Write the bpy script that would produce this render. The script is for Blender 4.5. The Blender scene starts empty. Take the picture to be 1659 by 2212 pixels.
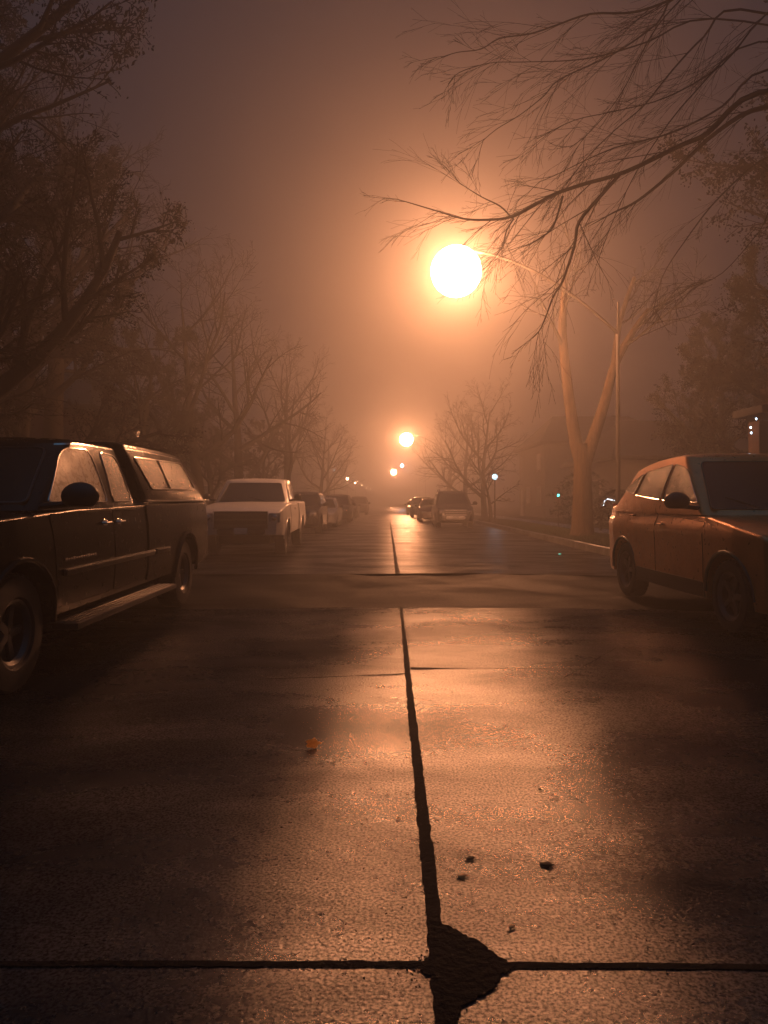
import bpy, bmesh, math, random
from mathutils import Vector, Matrix
S = bpy.context.scene
C = S.collection
R = math.radians
# ------------------------------------------------------------------ camera, sky, light, exposure
CAMH = 1.28
cam = bpy.data.cameras.new('camera')
co = bpy.data.objects.new('camera', cam); C.objects.link(co); S.camera = co
co.location = (0, 0, CAMH); co.rotation_euler = (math.pi / 2, 0, 0)
cam.sensor_fit = 'VERTICAL'; cam.sensor_height = 24; cam.lens = 24 * 1600 / 2212
cam.shift_x = -12.5 / 2212; cam.shift_y = -31 / 2212
cam.clip_start = 0.05; cam.clip_end = 3000
world = bpy.data.worlds.new('World'); S.world = world; world.use_nodes = True
bg = world.node_tree.nodes['Background']
bg.inputs[0].default_value = (.16, .52, 1, 1); bg.inputs[1].default_value = .022
SKYGLOW = .27
sun = bpy.data.lights.new('sky_glow', 'SUN'); sun.energy = SKYGLOW; sun.color = (.13, .52, .9); sun.angle = R(80)
so = bpy.data.objects.new('sky_glow', sun); so.rotation_euler = (R(14), 0, 0); C.objects.link(so)
HPS = (1, .38, .16)            # high pressure sodium light
LAMP_W = 4250
S.view_settings.view_transform = 'Standard'; S.view_settings.look = 'None'
S.view_settings.exposure = 0; S.view_settings.gamma = 1
S.cycles.volume_bounces = 0
S.cycles.use_denoising = True
S.cycles.caustics_reflective = False; S.cycles.caustics_refractive = False
S.cycles.sample_clamp_indirect = 4

# ------------------------------------------------------------------ small helpers
def gz(y):
    """height of the road at distance y: level near by, falling gently beyond the cross patch"""
    return 0.0 if y < 12.4 else -.006 * (y - 12.4)

def P(x, y, D):
    """where a thing seen at x, y of the studied picture stands when it is D metres off"""
    return Vector(((x - 842) / 1600 * D, D, CAMH + (1075 - y) / 1600 * D))

def tag(o, label=None, cat=None, group=None, kind=None):
    if label: o['label'] = label
    if cat: o['category'] = cat
    if group: o['group'] = group
    if kind: o['kind'] = kind
    return o

def empty(name, loc, rz=0, label=None, cat=None, group=None):
    o = bpy.data.objects.new(name, None); C.objects.link(o)
    o.location = loc; o.rotation_euler = (0, 0, rz); o.empty_display_size = .3
    return tag(o, label, cat, group)

def mesh(name, vs, fs, m, parent=None, smooth=True, ang=38, loc=None, rot=None):
    me = bpy.data.meshes.new(name)
    me.from_pydata([tuple(v) for v in vs], [], fs)
    bm = bmesh.new(); bm.from_mesh(me)
    bmesh.ops.remove_doubles(bm, verts=bm.verts, dist=1e-5)
    bmesh.ops.recalc_face_normals(bm, faces=bm.faces)
    bm.to_mesh(me); bm.free()
    if smooth:
        me.polygons.foreach_set('use_smooth', [True] * len(me.polygons))
        try: me.set_sharp_from_angle(angle=R(ang))
        except Exception: pass
    me.materials.append(m)
    o = bpy.data.objects.new(name, me); C.objects.link(o)
    if parent: o.parent = parent
    if loc is not None: o.location = loc
    if rot is not None: o.rotation_euler = rot
    return o

def copy_tree(o, parent=None):
    c = o.copy(); C.objects.link(c)
    if parent: c.parent = parent
    for ch in list(o.children): copy_tree(ch, c)
    return c

class MB:
    def __init__(s): s.v = []; s.f = []
    def add(s, vs, fs):
        b = len(s.v); s.v += [Vector(v) for v in vs]; s.f += [tuple(b + i for i in f) for f in fs]; return s
    def box(s, c, d, bev=0.0, rot=None):
        bm = bmesh.new(); bmesh.ops.create_cube(bm, size=1)
        for v in bm.verts: v.co = Vector((v.co.x * d[0], v.co.y * d[1], v.co.z * d[2]))
        if bev: bmesh.ops.bevel(bm, geom=list(bm.edges), offset=bev, segments=2, affect='EDGES', profile=.6)
        M = Matrix.Translation(Vector(c)) @ (rot.to_4x4() if rot else Matrix())
        bm.verts.index_update()
        s.add([M @ v.co for v in bm.verts], [[v.index for v in f.verts] for f in bm.faces]); bm.free(); return s
    def ell(s, c, r, seg=12, rings=8, rot=None):
        vs = []; fs = []
        for i in range(rings + 1):
            a = math.pi * i / rings
            for j in range(seg):
                b = 2 * math.pi * j / seg
                v = Vector((r[0] * math.sin(a) * math.cos(b), r[1] * math.sin(a) * math.sin(b), r[2] * math.cos(a)))
                if rot: v = rot @ v
                vs.append(Vector(c) + v)
        for i in range(rings):
            for j in range(seg):
                fs.append((i * seg + j, i * seg + (j + 1) % seg, (i + 1) * seg + (j + 1) % seg, (i + 1) * seg + j))
        s.add(vs, fs); return s
    def tube(s, pts, rad, n=6, caps=True):
        pts = [Vector(p) for p in pts]
        if not isinstance(rad, (list, tuple)): rad = [rad] * len(pts)
        vs = []; fs = []
        up = Vector((0, 0, 1))
        d0 = (pts[1] - pts[0]).normalized()
        if abs(d0.z) > .9: up = Vector((1, 0, 0))
        nrm = d0.cross(up).normalized()
        for i, p in enumerate(pts):
            d = (pts[min(i + 1, len(pts) - 1)] - pts[max(i - 1, 0)])
            if d.length < 1e-9: d = d0
            d.normalize()
            nrm = (nrm - d * nrm.dot(d))
            if nrm.length < 1e-6: nrm = d.orthogonal()
            nrm.normalize(); bn = d.cross(nrm)
            for k in range(n):
                a = 2 * math.pi * k / n
                vs.append(p + (nrm * math.cos(a) + bn * math.sin(a)) * rad[i])
        for i in range(len(pts) - 1):
            for k in range(n):
                fs.append((i * n + k, i * n + (k + 1) % n, (i + 1) * n + (k + 1) % n, (i + 1) * n + k))
        if caps:
            fs.append(tuple(range(n))[::-1]); fs.append(tuple((len(pts) - 1) * n + k for k in range(n)))
        s.add(vs, fs); return s
    def lathe(s, prof, seg=28, axis='X', c=(0, 0, 0), closed=False):
        """prof: list of (offset along the axis, radius)"""
        vs = []; fs = []; n = len(prof); c = Vector(c)
        for j in range(seg):
            b = 2 * math.pi * j / seg
            for (h, r) in prof:
                if axis == 'X': vs.append(c + Vector((h, r * math.cos(b), r * math.sin(b))))
                else: vs.append(c + Vector((r * math.cos(b), r * math.sin(b), h)))
        m = n if closed else n - 1
        for j in range(seg):
            for i in range(m):
                fs.append((j * n + i, ((j + 1) % seg) * n + i, ((j + 1) % seg) * n + (i + 1) % n, j * n + (i + 1) % n))
        s.add(vs, fs); return s
    def build(s, name, m, parent=None, **k): return mesh(name, s.v, s.f, m, parent, **k)

def interp(tab, x):
    """tab sorted by key"""
    if x <= tab[0][0]: return tab[0][1]
    for (a, b), (c, d) in zip(tab, tab[1:]):
        if x <= c: return b + (d - b) * (x - a) / (c - a)
    return tab[-1][1]

# ------------------------------------------------------------------ materials
def nodes(name):
    m = bpy.data.materials.new(name); m.use_nodes = True
    nt = m.node_tree; p = nt.nodes['Principled BSDF']
    return m, nt, p
def N(nt, t, **kw):
    n = nt.nodes.new(t)
    for k, v in kw.items():
        if k in ('i',):
            for a, b in v.items(): n.inputs[a].default_value = b
        else: setattr(n, k, v)
    return n
def tex(nt, scale, detail=4, rough=.55, vec=None, stretch=None, dist=0):
    tc = nt.nodes.new('ShaderNodeTexCoord'); src = tc.outputs['Object']
    if stretch:
        mp = nt.nodes.new('ShaderNodeMapping'); mp.inputs['Scale'].default_value = stretch
        nt.links.new(src, mp.inputs['Vector']); src = mp.outputs[0]
    n = nt.nodes.new('ShaderNodeTexNoise'); n.inputs['Scale'].default_value = scale
    n.inputs['Detail'].default_value = detail; n.inputs['Roughness'].default_value = rough
    n.inputs['Distortion'].default_value = dist
    nt.links.new(src, n.inputs['Vector']); return n.outputs['Fac']
def ramp(nt, src, stops):
    r = nt.nodes.new('ShaderNodeValToRGB'); e = r.color_ramp.elements
    while len(e) < len(stops): e.new(.5)
    for i, (p, c) in enumerate(stops):
        e[i].position = p; e[i].color = (*c, 1) if len(c) == 3 else c
    nt.links.new(src, r.inputs[0]); return r.outputs['Color']
def mrange(nt, src, a, b, c, d):
    r = nt.nodes.new('ShaderNodeMapRange')
    for i, v in enumerate((a, b, c, d)): r.inputs[i + 1].default_value = v
    nt.links.new(src, r.inputs[0]); return r.outputs[0]
def bump(nt, p, src, strength, dist, prev=None):
    b = nt.nodes.new('ShaderNodeBump'); b.inputs['Strength'].default_value = strength; b.inputs['Distance'].default_value = dist
    nt.links.new(src, b.inputs['Height'])
    if prev: nt.links.new(prev, b.inputs['Normal'])
    nt.links.new(b.outputs[0], p.inputs['Normal']); return b.outputs[0]
def math_(nt, op, a, b):
    m = nt.nodes.new('ShaderNodeMath'); m.operation = op
    for i, v in enumerate((a, b)):
        if isinstance(v, (int, float)): m.inputs[i].default_value = v
        else: nt.links.new(v, m.inputs[i])
    return m.outputs[0]

def paint(name, col, metallic=0.0, rough=.32, coat=.6, dew=.35, spec=.5, cior=1.5):
    m, nt, p = nodes(name)
    n = tex(nt, 5, 5)
    c = ramp(nt, n, [(.3, tuple(x * .8 for x in col)), (.7, col)])
    nt.links.new(c, p.inputs['Base Color'])
    p.inputs['Metallic'].default_value = metallic
    nt.links.new(mrange(nt, tex(nt, 14, 6), .35, .7, rough * .8, rough * 1.35), p.inputs['Roughness'])
    p.inputs['Coat Weight'].default_value = coat; p.inputs['Coat Roughness'].default_value = .12; p.inputs['Specular IOR Level'].default_value = spec; p.inputs['Coat IOR'].default_value = cior
    d = mrange(nt, tex(nt, 240, 2, .5), .45, .62, 0, 1)      # dew drops
    bump(nt, p, d, dew, .0012)
    return m
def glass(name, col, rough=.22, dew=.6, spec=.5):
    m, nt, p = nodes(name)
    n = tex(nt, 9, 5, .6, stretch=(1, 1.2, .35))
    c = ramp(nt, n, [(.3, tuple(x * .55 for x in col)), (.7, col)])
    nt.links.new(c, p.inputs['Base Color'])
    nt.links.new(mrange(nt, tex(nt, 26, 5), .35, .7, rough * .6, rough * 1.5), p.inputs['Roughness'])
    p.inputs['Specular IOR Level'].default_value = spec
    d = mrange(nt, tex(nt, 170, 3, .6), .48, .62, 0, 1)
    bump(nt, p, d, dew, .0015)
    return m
def plain(name, col, rough=.6, metallic=0, bs=0, bscale=40, spec=.5):
    m, nt, p = nodes(name)
    n = tex(nt, 8, 6)
    c = ramp(nt, n, [(.3, tuple(x * .7 for x in col)), (.7, col)])
    nt.links.new(c, p.inputs['Base Color'])
    p.inputs['Roughness'].default_value = rough; p.inputs['Metallic'].default_value = metallic
    p.inputs['Specular IOR Level'].default_value = spec
    if bs: bump(nt, p, tex(nt, bscale, 5), bs, .01)
    return m
def glow(name, col, strength):
    m, nt, p = nodes(name)
    p.inputs['Base Color'].default_value = (.8, .8, .8, 1)
    n = tex(nt, 6, 2)
    c = ramp(nt, n, [(.2, tuple(min(1, x * .9) for x in col)), (.8, col)])
    nt.links.new(c, p.inputs['Emission Color'])
    p.inputs['Emission Strength'].default_value = strength
    return m

def beck(nt, p, diff_src, rough_src, fac_src, normal, ior=1.45):
    """wet skin over a dull base: diffuse under a Beckmann gloss weighted by Fresnel"""
    out = nt.nodes['Material Output']; nt.nodes.remove(p)
    d = nt.nodes.new('ShaderNodeBsdfDiffuse'); g = nt.nodes.new('ShaderNodeBsdfGlossy'); g.distribution = 'BECKMANN'
    f = nt.nodes.new('ShaderNodeFresnel'); f.inputs['IOR'].default_value = ior
    for (src, inp) in ((diff_src, d.inputs['Color']), (rough_src, g.inputs['Roughness'])):
        if isinstance(src, (int, float)): inp.default_value = src
        elif isinstance(src, tuple): inp.default_value = (*src, 1)
        else: nt.links.new(src, inp)
    if normal:
        for n in (d, g, f): nt.links.new(normal, n.inputs['Normal'])
    m = nt.nodes.new('ShaderNodeMixShader'); nt.links.new(math_(nt, 'MULTIPLY', f.outputs[0], fac_src), m.inputs[0])
    nt.links.new(d.outputs[0], m.inputs[1]); nt.links.new(g.outputs[0], m.inputs[2]); nt.links.new(m.outputs[0], out.inputs['Surface'])
def nbump(nt, src, strength, dist, prev=None):
    b = nt.nodes.new('ShaderNodeBump'); b.inputs['Strength'].default_value = strength; b.inputs['Distance'].default_value = dist
    nt.links.new(src, b.inputs['Height'])
    if prev: nt.links.new(prev, b.inputs['Normal'])
    return b.outputs[0]
def road_mat(name, lo, hi, r0, r1, grain, gscale, big=.0, spec=1.0, groove=0):
    m, nt, p = nodes(name)
    n1 = tex(nt, 1.1, 8, .62); n2 = tex(nt, 60, 4, .6)
    mix = math_(nt, 'ADD', math_(nt, 'MULTIPLY', n1, .65), math_(nt, 'MULTIPLY', n2, .35))
    col = ramp(nt, mix, [(.36, lo), (.64, hi)])
    # damp and dry: streaks lie across the street
    w = math_(nt, 'ADD', math_(nt, 'MULTIPLY', tex(nt, .9, 7, .62, stretch=(.7, 1.5, 1), dist=.6), .75),
              math_(nt, 'MULTIPLY', tex(nt, 30, 3), .25))
    rough = mrange(nt, w, .38, .62, r0, r1)
    sp = mrange(nt, tex(nt, .75, 8, .66, stretch=(.75, 1.5, 1), dist=.5), .36, .62, spec * 1.15, spec * .45)
    sp = math_(nt, 'MULTIPLY', sp, mrange(nt, tex(nt, gscale * .8, 2, .6), .36, .6, .4, 1.55))
    g = tex(nt, gscale, 5, .75)
    vo = nt.nodes.new('ShaderNodeTexVoronoi'); vo.inputs['Scale'].default_value = gscale * .62
    tc_ = nt.nodes.new('ShaderNodeTexCoord'); nt.links.new(tc_.outputs['Object'], vo.inputs['Vector'])
    g = math_(nt, 'ADD', g, math_(nt, 'MULTIPLY', vo.outputs['Distance'], -.5))
    if groove:
        g = math_(nt, 'ADD', g, math_(nt, 'MULTIPLY', tex(nt, 26, 4, .65, stretch=(.15, 2.4, 1)), groove))
    b = nbump(nt, g, grain, .008)
    if big: b = nbump(nt, tex(nt, 1.5, 4, .5), big, .12, b)
    beck(nt, p, col, rough, sp, b)
    return m

M = {}
M['slab'] = road_mat('wet_concrete', (.004, .007, .011), (.009, .0125, .016), .23, .34, .26, 120, .015, .225, .5)
M['slab_far'] = road_mat('wet_concrete_far', (.004, .0055, .007), (.011, .012, .013), .28, .42, .3, 80, .05, .75, .6)
M['asphalt'] = road_mat('coarse_asphalt', (.003, .004, .005), (.010, .011, .012), .5, .6, 1, 60, .02, .05)
M['tar'] = plain('tar', (.005, .006, .008), .8, spec=.12, bs=1, bscale=45)
M['kerb'] = road_mat('kerb_concrete', (.05, .05, .045), (.12, .115, .1), .5, .8, .5, 60)
M['walk'] = road_mat('pavement_concrete', (.05, .048, .045), (.11, .1, .09), .5, .8, .5, 50)
M['soil'] = plain('soil', (.012, .011, .008), .95, bs=.8, bscale=12, spec=.2)
M['grass'] = plain('grass_blades', (.03, .045, .015), .7, spec=.3)
M['rubber'] = plain('tyre_rubber', (.012, .012, .013), .75, bs=.3, bscale=60, spec=.4)
M['alloy'] = plain('alloy_rim', (.11, .11, .11), .42, .7)
M['chrome'] = plain('chrome', (.62, .61, .6), .16, 1)
M['trim'] = plain('black_trim', (.012, .012, .013), .45)
M['seam'] = plain('panel_gap', (.002, .002, .002), .9, spec=.05)
def black_paint():
    m, nt, p = nodes('black_paint')
    d = mrange(nt, tex(nt, 240, 2, .5), .45, .62, 0, 1)
    beck(nt, p, (.0025, .003, .004), mrange(nt, tex(nt, 14, 6), .35, .7, .16, .3), .8, nbump(nt, d, .16, .0012), 1.33)
    return m
M['paint_black'] = black_paint()
M['paint_white'] = paint('white_paint', (.42, .41, .39), 0, .4, .4)
M['paint_copper'] = paint('copper_paint', (.62, .25, .08), .45, .34, .8)
M['paint_dark'] = paint('charcoal_paint', (.035, .036, .04), .4, .32, .6)
M['paint_blue'] = paint('navy_paint', (.02, .026, .045), .4, .32, .6)
M['paint_red'] = paint('maroon_paint', (.13, .03, .022), .3, .32, .6)
M['paint_silver'] = paint('silver_paint', (.4, .4, .4), .6, .36, .5)
M['glass'] = glass('dark_glass', (.005, .005, .006), .12, .4, .3)
M['glass_dew_lit'] = glass('lamplit_dewy_glass', (.36, .28, .17), .3, .9)  # dew film; lamplight scattered in the front window put into its tan base
M['glass_wet'] = glass('wet_glass', (.03, .026, .02), .2, .5)
M['lens'] = plain('lamp_lens', (.3, .3, .3), .2, 0)
M['lens_red'] = plain('tail_lens', (.35, .02, .012), .2)
M['plate'] = plain('plate', (.55, .55, .52), .4)
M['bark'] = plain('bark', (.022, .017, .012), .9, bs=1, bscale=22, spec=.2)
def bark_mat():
    m, nt, p = nodes('lit_bark')
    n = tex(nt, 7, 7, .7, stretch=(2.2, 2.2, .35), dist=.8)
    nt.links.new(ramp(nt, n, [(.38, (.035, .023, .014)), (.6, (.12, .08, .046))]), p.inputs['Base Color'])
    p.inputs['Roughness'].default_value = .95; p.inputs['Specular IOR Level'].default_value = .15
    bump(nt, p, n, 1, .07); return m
M['bark_lit'] = bark_mat()  # lighter copy of bark, the lamplight on the forked trunk put into its colour
M['twig'] = plain('twigs', (.011, .009, .008), .8, spec=.2)
M['leaf'] = plain('dead_leaf', (.42, .2, .06), .5)
def thin_leaf():
    m, nt, p = nodes('fresh_fallen_leaf')
    c = ramp(nt, tex(nt, 60, 4), [(.3, (.75, .33, .08)), (.7, (.95, .55, .2))])
    d = nt.nodes.new('ShaderNodeBsdfDiffuse'); t = nt.nodes.new('ShaderNodeBsdfTranslucent'); x = nt.nodes.new('ShaderNodeMixShader'); x.inputs[0].default_value = .8
    nt.links.new(c, d.inputs[0]); nt.links.new(c, t.inputs[0]); nt.links.new(d.outputs[0], x.inputs[1]); nt.links.new(t.outputs[0], x.inputs[2])
    nt.links.new(x.outputs[0], nt.nodes['Material Output'].inputs['Surface']); nt.nodes.remove(p); return m
M['leaf_bright'] = thin_leaf()
M['leaf_dark'] = plain('wet_dark_leaf', (.01, .008, .006), .7, spec=.2)
M['needle'] = plain('evergreen', (.0035, .0055, .004), .9, spec=.08)
M['pole'] = plain('lamp_post_metal', (.08, .07, .06), .5, .5)
M['globe'] = glow('sodium_glare', HPS, 60)
M['siding'] = plain('house_siding', (.2, .18, .15), .8, bs=.4, bscale=6)
M['brick'] = plain('house_brick', (.07, .022, .015), .85, bs=.8, bscale=18)
M['roof'] = plain('roof_shingle', (.03, .028, .026), .9, bs=.8, bscale=14)
M['window'] = glass('house_glass', (.015, .016, .02), .12, .1)
M['door'] = plain('pale_door', (.42, .36, .32), .6)

# ------------------------------------------------------------------ ground, road, pavement
def sheet(name, xs, ys, zf, m):
    vs = []; fs = []
    for y in ys:
        for x in xs: vs.append((x, y, zf(x, y)))
    n = len(xs)
    for j in range(len(ys) - 1):
        for i in range(n - 1):
            fs.append((j * n + i, j * n + i + 1, (j + 1) * n + i + 1, (j + 1) * n + i))
    return tag(mesh(name, vs, fs, m, ang=60), kind='structure')
def lin(a, b, n): return [a + (b - a) * i / n for i in range(n + 1)]
KL, KR = -4.75, 5.1
def camber(x): return -.012 * (abs(x) / 4.8) ** 2 * 4
def swell(x, y): return .006 * math.sin(x * 2.1 + y * .7) * min(1, max(0, abs(x) - .9)) if y < 8.62 else 0.0
rnd = random.Random(4)
sheet('ground', [-600, -60, KL - 1.6, KR + 1.6, 60, 600], [-30, 0, 12.4, 60, 200, 500, 1500],
      lambda x, y: gz(min(y, 400)) - .09 - (.0), M['soil'])
# concrete slabs: each lane between two cross joints is a sheet of its own joint pattern, tar ribbons lie on top
XS = lin(KL, KR, 60)
sheet('road_near', XS, lin(-4, 8.62, 90), lambda x, y: camber(x) + swell(x, y), M['slab'])
sheet('road_patch', XS, lin(8.62, 12.5, 60), lambda x, y: camber(x) - .02 + .016 * math.sin(x * 1.7 + 1) * math.sin(y * 1.9) + .012 * math.sin(x * 5 + y * 3), M['asphalt'])
sheet('road_far', XS, lin(12.5, 60, 60) + [80, 110, 160, 240, 400], lambda x, y: gz(y) + camber(x) + .008 * math.sin(x * 1.3 + y * .5), M['slab_far'])

def ribbon(name, pts, w, z, jit, seed, m, sub=40, kind='structure'):
    """flat irregular ribbon through ground points pts=[(x,y)], widths w"""
    r = random.Random(seed); vs = []; fs = []
    tot = []
    for k in range(len(pts) - 1):
        for i in range(sub):
            t = i / sub
            tot.append((pts[k][0] + (pts[k + 1][0] - pts[k][0]) * t, pts[k][1] + (pts[k + 1][1] - pts[k][1]) * t, w[k] + (w[k + 1] - w[k]) * t))
    tot.append((*pts[-1], w[-1]))
    dx = pts[-1][0] - pts[0][0]; dy = pts[-1][1] - pts[0][1]; L = math.hypot(dx, dy); nx, ny = -dy / L, dx / L
    a = b = 0
    for (x, y, ww) in tot:
        a = a * .6 + r.uniform(-jit, jit) * .5; b = b * .6 + r.uniform(-jit, jit) * .5
        zz = gz(y) + camber(x) + swell(x, y) + z
        vs.append((x + nx * (ww / 2 + a), y + ny * (ww / 2 + a), zz)); vs.append((x - nx * (ww / 2 + b), y - ny * (ww / 2 + b), zz))
    for i in range(len(tot) - 1): fs.append((2 * i, 2 * i + 1, 2 * i + 3, 2 * i + 2))
    return tag(mesh(name, vs, fs, m, smooth=False), kind=kind)
JX = .135
ribbon('tar_seam', [(JX + .012, .7), (JX, 2.03), (JX - .004, 4), (JX - .002, 8.6)], [.055, .05, .046, .036], .0032, .007, 3, M['tar'], 110)
ribbon('tar_seam', [(.13, 12.45), (.09, 24), (.02, 44)], [.07, .06, .05], .014, .012, 5, M['tar'], 60)
ribbon('cross_seam', [(KL + .1, 2.05), (-1, 2.035), (JX, 2.03), (KR - .1, 1.985)], [.016, .022, .026, .018], .0026, .005, 7, M['tar'], 80)
ribbon('cross_seam', [(KL + .1, 8.66), (JX, 8.64), (KR - .1, 8.55)], [.07, .08, .09], -.002, .02, 8, M['tar'], 90)
# thin wandering cracks either side of the seam
ribbon('crack', [(JX - .01, 5.38), (-.2, 5.32), (-.5, 5.27), (-.95, 5.22)], [.035, .02, .022, .006], .0024, .009, 9, M['tar'], 22)
ribbon('crack', [(JX + .02, 5.56), (.22, 5.54), (.45, 5.55), (.9, 5.56), (1.9, 5.5)], [.07, .07, .014, .008, .005], .0024, .006, 10, M['tar'], 22)
def blob(name, pts, z, m, jit=.004, seed=1):
    r = random.Random(seed); out = []
    for k in range(len(pts)):
        a = pts[k]; b = pts[(k + 1) % len(pts)]
        for i in range(8):
            t = i / 8; out.append((a[0] + (b[0] - a[0]) * t + r.uniform(-jit, jit), a[1] + (b[1] - a[1]) * t + r.uniform(-jit, jit), z))
    return tag(mesh(name, out, [tuple(range(len(out)))], m, smooth=False), kind='structure')
def G(x, y):   # picture point on the level road
    D = CAMH * 1600 / (y - 1075); return ((x - 842) / 1600 * D, D)
blob('tar_patch', [G(935, 1985), G(985, 2012), G(1040, 2040), G(1085, 2075), G(1115, 2092), G(1085, 2105), G(1070, 2135), G(1045, 2150), G(1000, 2175), G(985, 2215),
                   G(962, 2215), G(955, 2140), G(935, 2110), G(900, 2098), G(925, 2070), G(940, 2050)], .0045, M['tar'], .006, 3)
ribbon('crack', [G(1190, 1480), G(1260, 1440), G(1330, 1400)], [.004, .008, .004], .0024, .008, 23, M['tar'], 26)
def grit():
    r = random.Random(31); vs = []; fs = []
    for k in range(900):
        x = r.gauss(.5, 1.5) if k % 3 else JX + r.gauss(0, .07); y = 1.6 + 7 * r.random() ** 1.5
        if k % 5 == 0: y = 2.03 + r.gauss(0, .05)
        s_ = r.uniform(.0015, .0045); z = camber(x) + swell(x, y)
        b = len(vs); a = r.uniform(0, 6.3)
        vs += [(x + s_ * math.cos(a + q * 2.1), y + s_ * math.sin(a + q * 2.1), z + .001) for q in range(3)] + [(x, y, z + s_ * 1.3)]
        fs += [(b, b + 1, b + 3), (b + 1, b + 2, b + 3), (b + 2, b, b + 3)]
    me = bpy.data.meshes.new('grit'); me.from_pydata(vs, [], fs); me.materials.append(M['kerb'])
    o = bpy.data.objects.new('grit', me); C.objects.link(o)
    tag(o, 'fine grit and crumbs along the seams of the road', 'grit', kind='stuff')
grit()
# kerbs, verge, pavement
def strip(name, x0, x1, z, m, y0=-4, h=None):
    mb = MB(); ys = [y0, 12.4, 400]
    vs = []; fs = []
    for y in ys:
        g = gz(y)
        vs += [(x0, y, g - .1), (x0, y, g + z), (x1, y, g + z), (x1, y, g - .1)]
    for j in range(2):
        for i in range(3): fs.append((j * 4 + i, (j + 1) * 4 + i, (j + 1) * 4 + i + 1, j * 4 + i + 1))
    fs += [(0, 1, 2, 3), (8, 9, 10, 11)]
    return tag(mesh(name, vs, fs, m, smooth=False), kind='structure')
strip('kerb', KL - .16, KL, .12, M['kerb']); strip('kerb', KR, KR + .16, .12, M['kerb'])
strip('verge', KL - 2.0, KL - .16, .10, M['soil']); strip('verge', KR + .16, KR + 2.2, .10, M['soil'])
strip('pavement', KL - 3.4, KL - 2.0, .12, M['walk']); strip('pavement', KR + 2.2, KR + 3.6, .12, M['walk'])
strip('lawn', KL - 40, KL - 3.4, .11, M['soil']); strip('lawn', KR + 3.6, KR + 40, .11, M['soil'])
def grass(name, x0, x1, y0, y1, n, seed):
    r = random.Random(seed); vs = []; fs = []
    for _ in range(n):
        x = r.uniform(x0, x1); y = y0 + (y1 - y0) * r.random() ** 1.6; z = gz(y) + .1
        a = r.uniform(0, 6.28); h = r.uniform(.03, .1); w = .006 + .0004 * y
        dx, dy = math.cos(a) * w, math.sin(a) * w; lx, ly = r.uniform(-.04, .04), r.uniform(-.04, .04)
        b = len(vs); vs += [(x - dx, y - dy, z), (x + dx, y + dy, z), (x + lx, y + ly, z + h)]; fs.append((b, b + 1, b + 2))
    me = bpy.data.meshes.new(name); me.from_pydata(vs, [], fs); me.materials.append(M['grass'])
    o = bpy.data.objects.new(name, me); C.objects.link(o)
    return tag(o, kind='stuff')
tag(grass('grass', KR + .2, KR + 2.15, 8, 45, 30000, 1), 'wet short grass on the verge beside the right kerb', 'grass')
tag(grass('grass', KR + 3.7, KR + 9, 10, 50, 30000, 2), 'dark lawn grass in front of the houses on the right', 'grass')
tag(grass('grass', KL - 1.95, KL - .2, 8, 45, 22000, 3), 'dark verge grass behind the cars parked on the left', 'grass')

# fallen leaves on the road
def leaf(x, y, s, rot, m, label, group=None, tilt=R(1)):
    px, py = G(x, y); vs = [(0, 0, .004)]; n = 14
    for i in range(n):
        a = 2 * math.pi * i / n; rr = s * (1 + .28 * math.cos(5 * a) * (1 if i % 2 else .5)) * (1.25 if i == 0 else 1)
        vs.append((rr * math.cos(a), rr * .62 * math.sin(a), .002 + .003 * abs(math.sin(a * 1.5))))
    b = len(vs)
    fs = [(0, i + 1, (i + 1) % n + 1) for i in range(n)]
    o = mesh('fallen_leaf', vs, fs, m, ang=180, loc=(px, py, camber(px) + .002 + s * .6 * abs(math.sin(tilt))), rot=(tilt, R(1), rot))
    if abs(tilt) < .1:
        sol = o.modifiers.new('s', 'SOLIDIFY'); sol.thickness = .0015
    return tag(o, label, 'leaf', 'dead leaves fallen on the road')
leaf(675, 1615, .036, .25, M['leaf_bright'], 'bright orange dead leaf standing out on the dark left slab', tilt=R(64))
leaf(997, 1895, .018, .2, M['leaf'], 'small pale leaf right of the centre seam, above the tar patch')
leaf(1015, 1857, .018, .4, M['leaf_dark'], 'small dark leaf just behind the small pale leaf')
leaf(1180, 1870, .026, -.1, M['leaf_dark'], 'long dark leaf farthest right on the bright slab')
leaf(1165, 1707, .012, .9, M['leaf_dark'], 'tiny dark leaf alone in the middle of the right slab')
leaf(1105, 2005, .012, .6, M['leaf'], 'tiny pale leaf close above the cross seam, right of the tar patch')
leaf(860, 1770, .010, .6, M['leaf'], 'tiny pale leaf left of the centre seam')

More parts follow.
